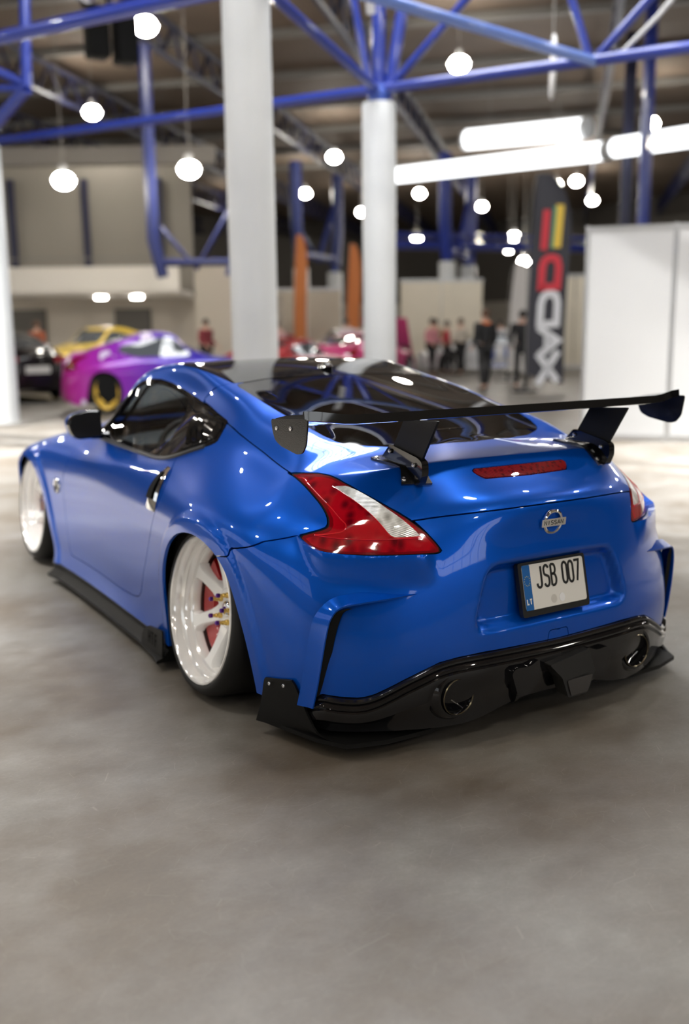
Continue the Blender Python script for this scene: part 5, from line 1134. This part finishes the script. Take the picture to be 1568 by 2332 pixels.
ora=person('person in a black top with orange shoulders standing right of the pink hood',(11.75,13.6),r0+math.radians(200),1.80,BLKC,BLKC,HBR,.05)
skin_obj('orange_yoke',[(0,.01,1.40),(0,0,1.49),(.17,0,1.45),(-.17,0,1.45)],[(0,1),(1,2),(1,3)],[.20,.17,.125,.125],cl('orange',(.60,.15,.04)),ora)
person('person in black standing behind the foot of the black flag',(12.75,13.5),r0+math.radians(170),1.78,BLKC,BLKC,HB,.06,.16)
person('person in a dark blue jacket beside the left column',(1.35,17.2),r0+math.radians(30),1.76,cl('navy',(.04,.07,.17)),JEAN,HB,.1)
person('person in a rust coloured top behind the black car',(4.5,23.6),r0+math.radians(150),1.74,cl('rust',(.34,.09,.04)),BLKC,HBR,.08)
person('person in a red top between the near columns, left one',(10.4,22.5),r0+math.radians(20),1.72,cl('red',(.48,.05,.05)),JEAN,HB,.1)
person('person in a pale pink top between the near columns',(11.6,23.2),r0+math.radians(190),1.70,cl('pink',(.60,.36,.36)),BLKC,HBR,.05)
person('person in a white shirt just left of the second column',(13.2,21.8),r0+math.radians(140),1.75,cl('white',(.62,.60,.64)),cl('khaki',(.30,.24,.17)),HB,.04)
person('person in a cream top right of the second column',(16.3,20.2),r0+math.radians(210),1.72,cl('cream',(.62,.56,.47)),BLKC,HBR,.1)
person('person in a grey top far right of the pink hood',(18.5,19.6),r0+math.radians(30),1.72,cl('grey',(.30,.30,.31)),JEAN,HB,.1)
person('person in a burgundy top beyond the purple car roof',(8.9,22.4),r0+math.radians(60),1.76,cl('burgundy',(.20,.03,.04)),BLKC,HB,.1)
for k,(lab,loc,rz,col,tr) in enumerate((('person in a scarlet jacket left of the second column, far back',(11.6,25.4),1.,(.50,.04,.05),BLKC),('person in a white hooded top between the near columns, far back',(10.6,28.6),2.2,(.66,.64,.62),JEAN),
('person in a pink striped top right of the second column, far back',(15.0,19.9),.3,(.60,.25,.28),BLKC),('person in a tan coat right of the second column beyond the pink hood',(18.2,24.0),2.8,(.42,.30,.18),JEAN),('person in a crimson top behind the open pink hood',(16.3,20.9),.9,(.42,.03,.05),BLKC),('person in a pale blue shirt far behind the orange shoulders',(20.6,23.4),2.,(.40,.48,.60),BLKC))):
    person(lab,loc,rz,1.66+.03*(k%4),P('cloth_x',col,.8),tr,HB,.05+.02*k)
# ---------------------------------------------------------------- blue folding chairs near the white flag
M_CH=P('chair_blue',(.03,.09,.42),.4)
def chair():
    t=empty('folding_chair'); MB().box((0,0,.45),(.42,.42,.04),None,.015).build('seat',M_CH,t); MB().box((0,.21,.74),(.42,.03,.30),None,.012).build('backrest',M_CH,t)
    for sx in (-1,1):
        for y0,y1 in ((-.18,.2),(.22,-.2)): MB().tube([(.19*sx,y0,.0),(.19*sx,y1,.45 if y1<0 else .60)],.014,6).build('leg',M_GREYST,t)
    return t
ch=chair(); ch.location=(14.2,16.0,0); ch.rotation_euler=(0,0,.4); tag(ch,'blue chair right of the person with orange shoulders','chair','blue chairs')
c2=copy_tree(ch); c2.location=(15.4,16.7,0); c2.rotation_euler=(0,0,-.2); tag(c2,'blue chair just left of the black flag','chair','blue chairs')
w=bpy.data.worlds.new('world'); SC.world=w; w.use_nodes=True; w.node_tree.nodes['Background'].inputs[0].default_value=(.75,.82,.9,1); w.node_tree.nodes['Background'].inputs[1].default_value=.5
# ---------------------------------------------------------------- camera
def camera():
    yaw,pitch,roll=.5492478,.1847234,-.0120411
    cy,sy,cp,sp=math.cos(yaw),math.sin(yaw),math.cos(pitch),math.sin(pitch)
    f=np.array([sy*cp,cy*cp,-sp]); r=np.array([cy,-sy,0]); u=np.cross(r,f); c,s=math.cos(roll),math.sin(roll); r,u=c*r+s*u,-s*r+c*u
    cd=bpy.data.cameras.new('camera'); co=bpy.data.objects.new('camera',cd); link(co)
    co.matrix_world=Matrix(((r[0],u[0],-f[0],-2.18792),(r[1],u[1],-f[1],-3.116056),(r[2],u[2],-f[2],1.307237),(0,0,0,1)))
    cd.sensor_fit='HORIZONTAL'; cd.sensor_width=24; cd.lens=24*2177.369/1568; cd.clip_end=300
    cd.dof.use_dof=True; cd.dof.focus_distance=2.85; cd.dof.aperture_fstop=1.25
    SC.camera=co
camera()
SC.view_settings.view_transform='Standard'; SC.view_settings.look='None'; SC.view_settings.exposure=.65; SC.view_settings.gamma=1; SC.view_settings.use_curve_mapping=False
SC.cycles.use_denoising=True; SC.cycles.max_bounces=8; SC.cycles.transparent_max_bounces=12; SC.cycles.sample_clamp_indirect=6
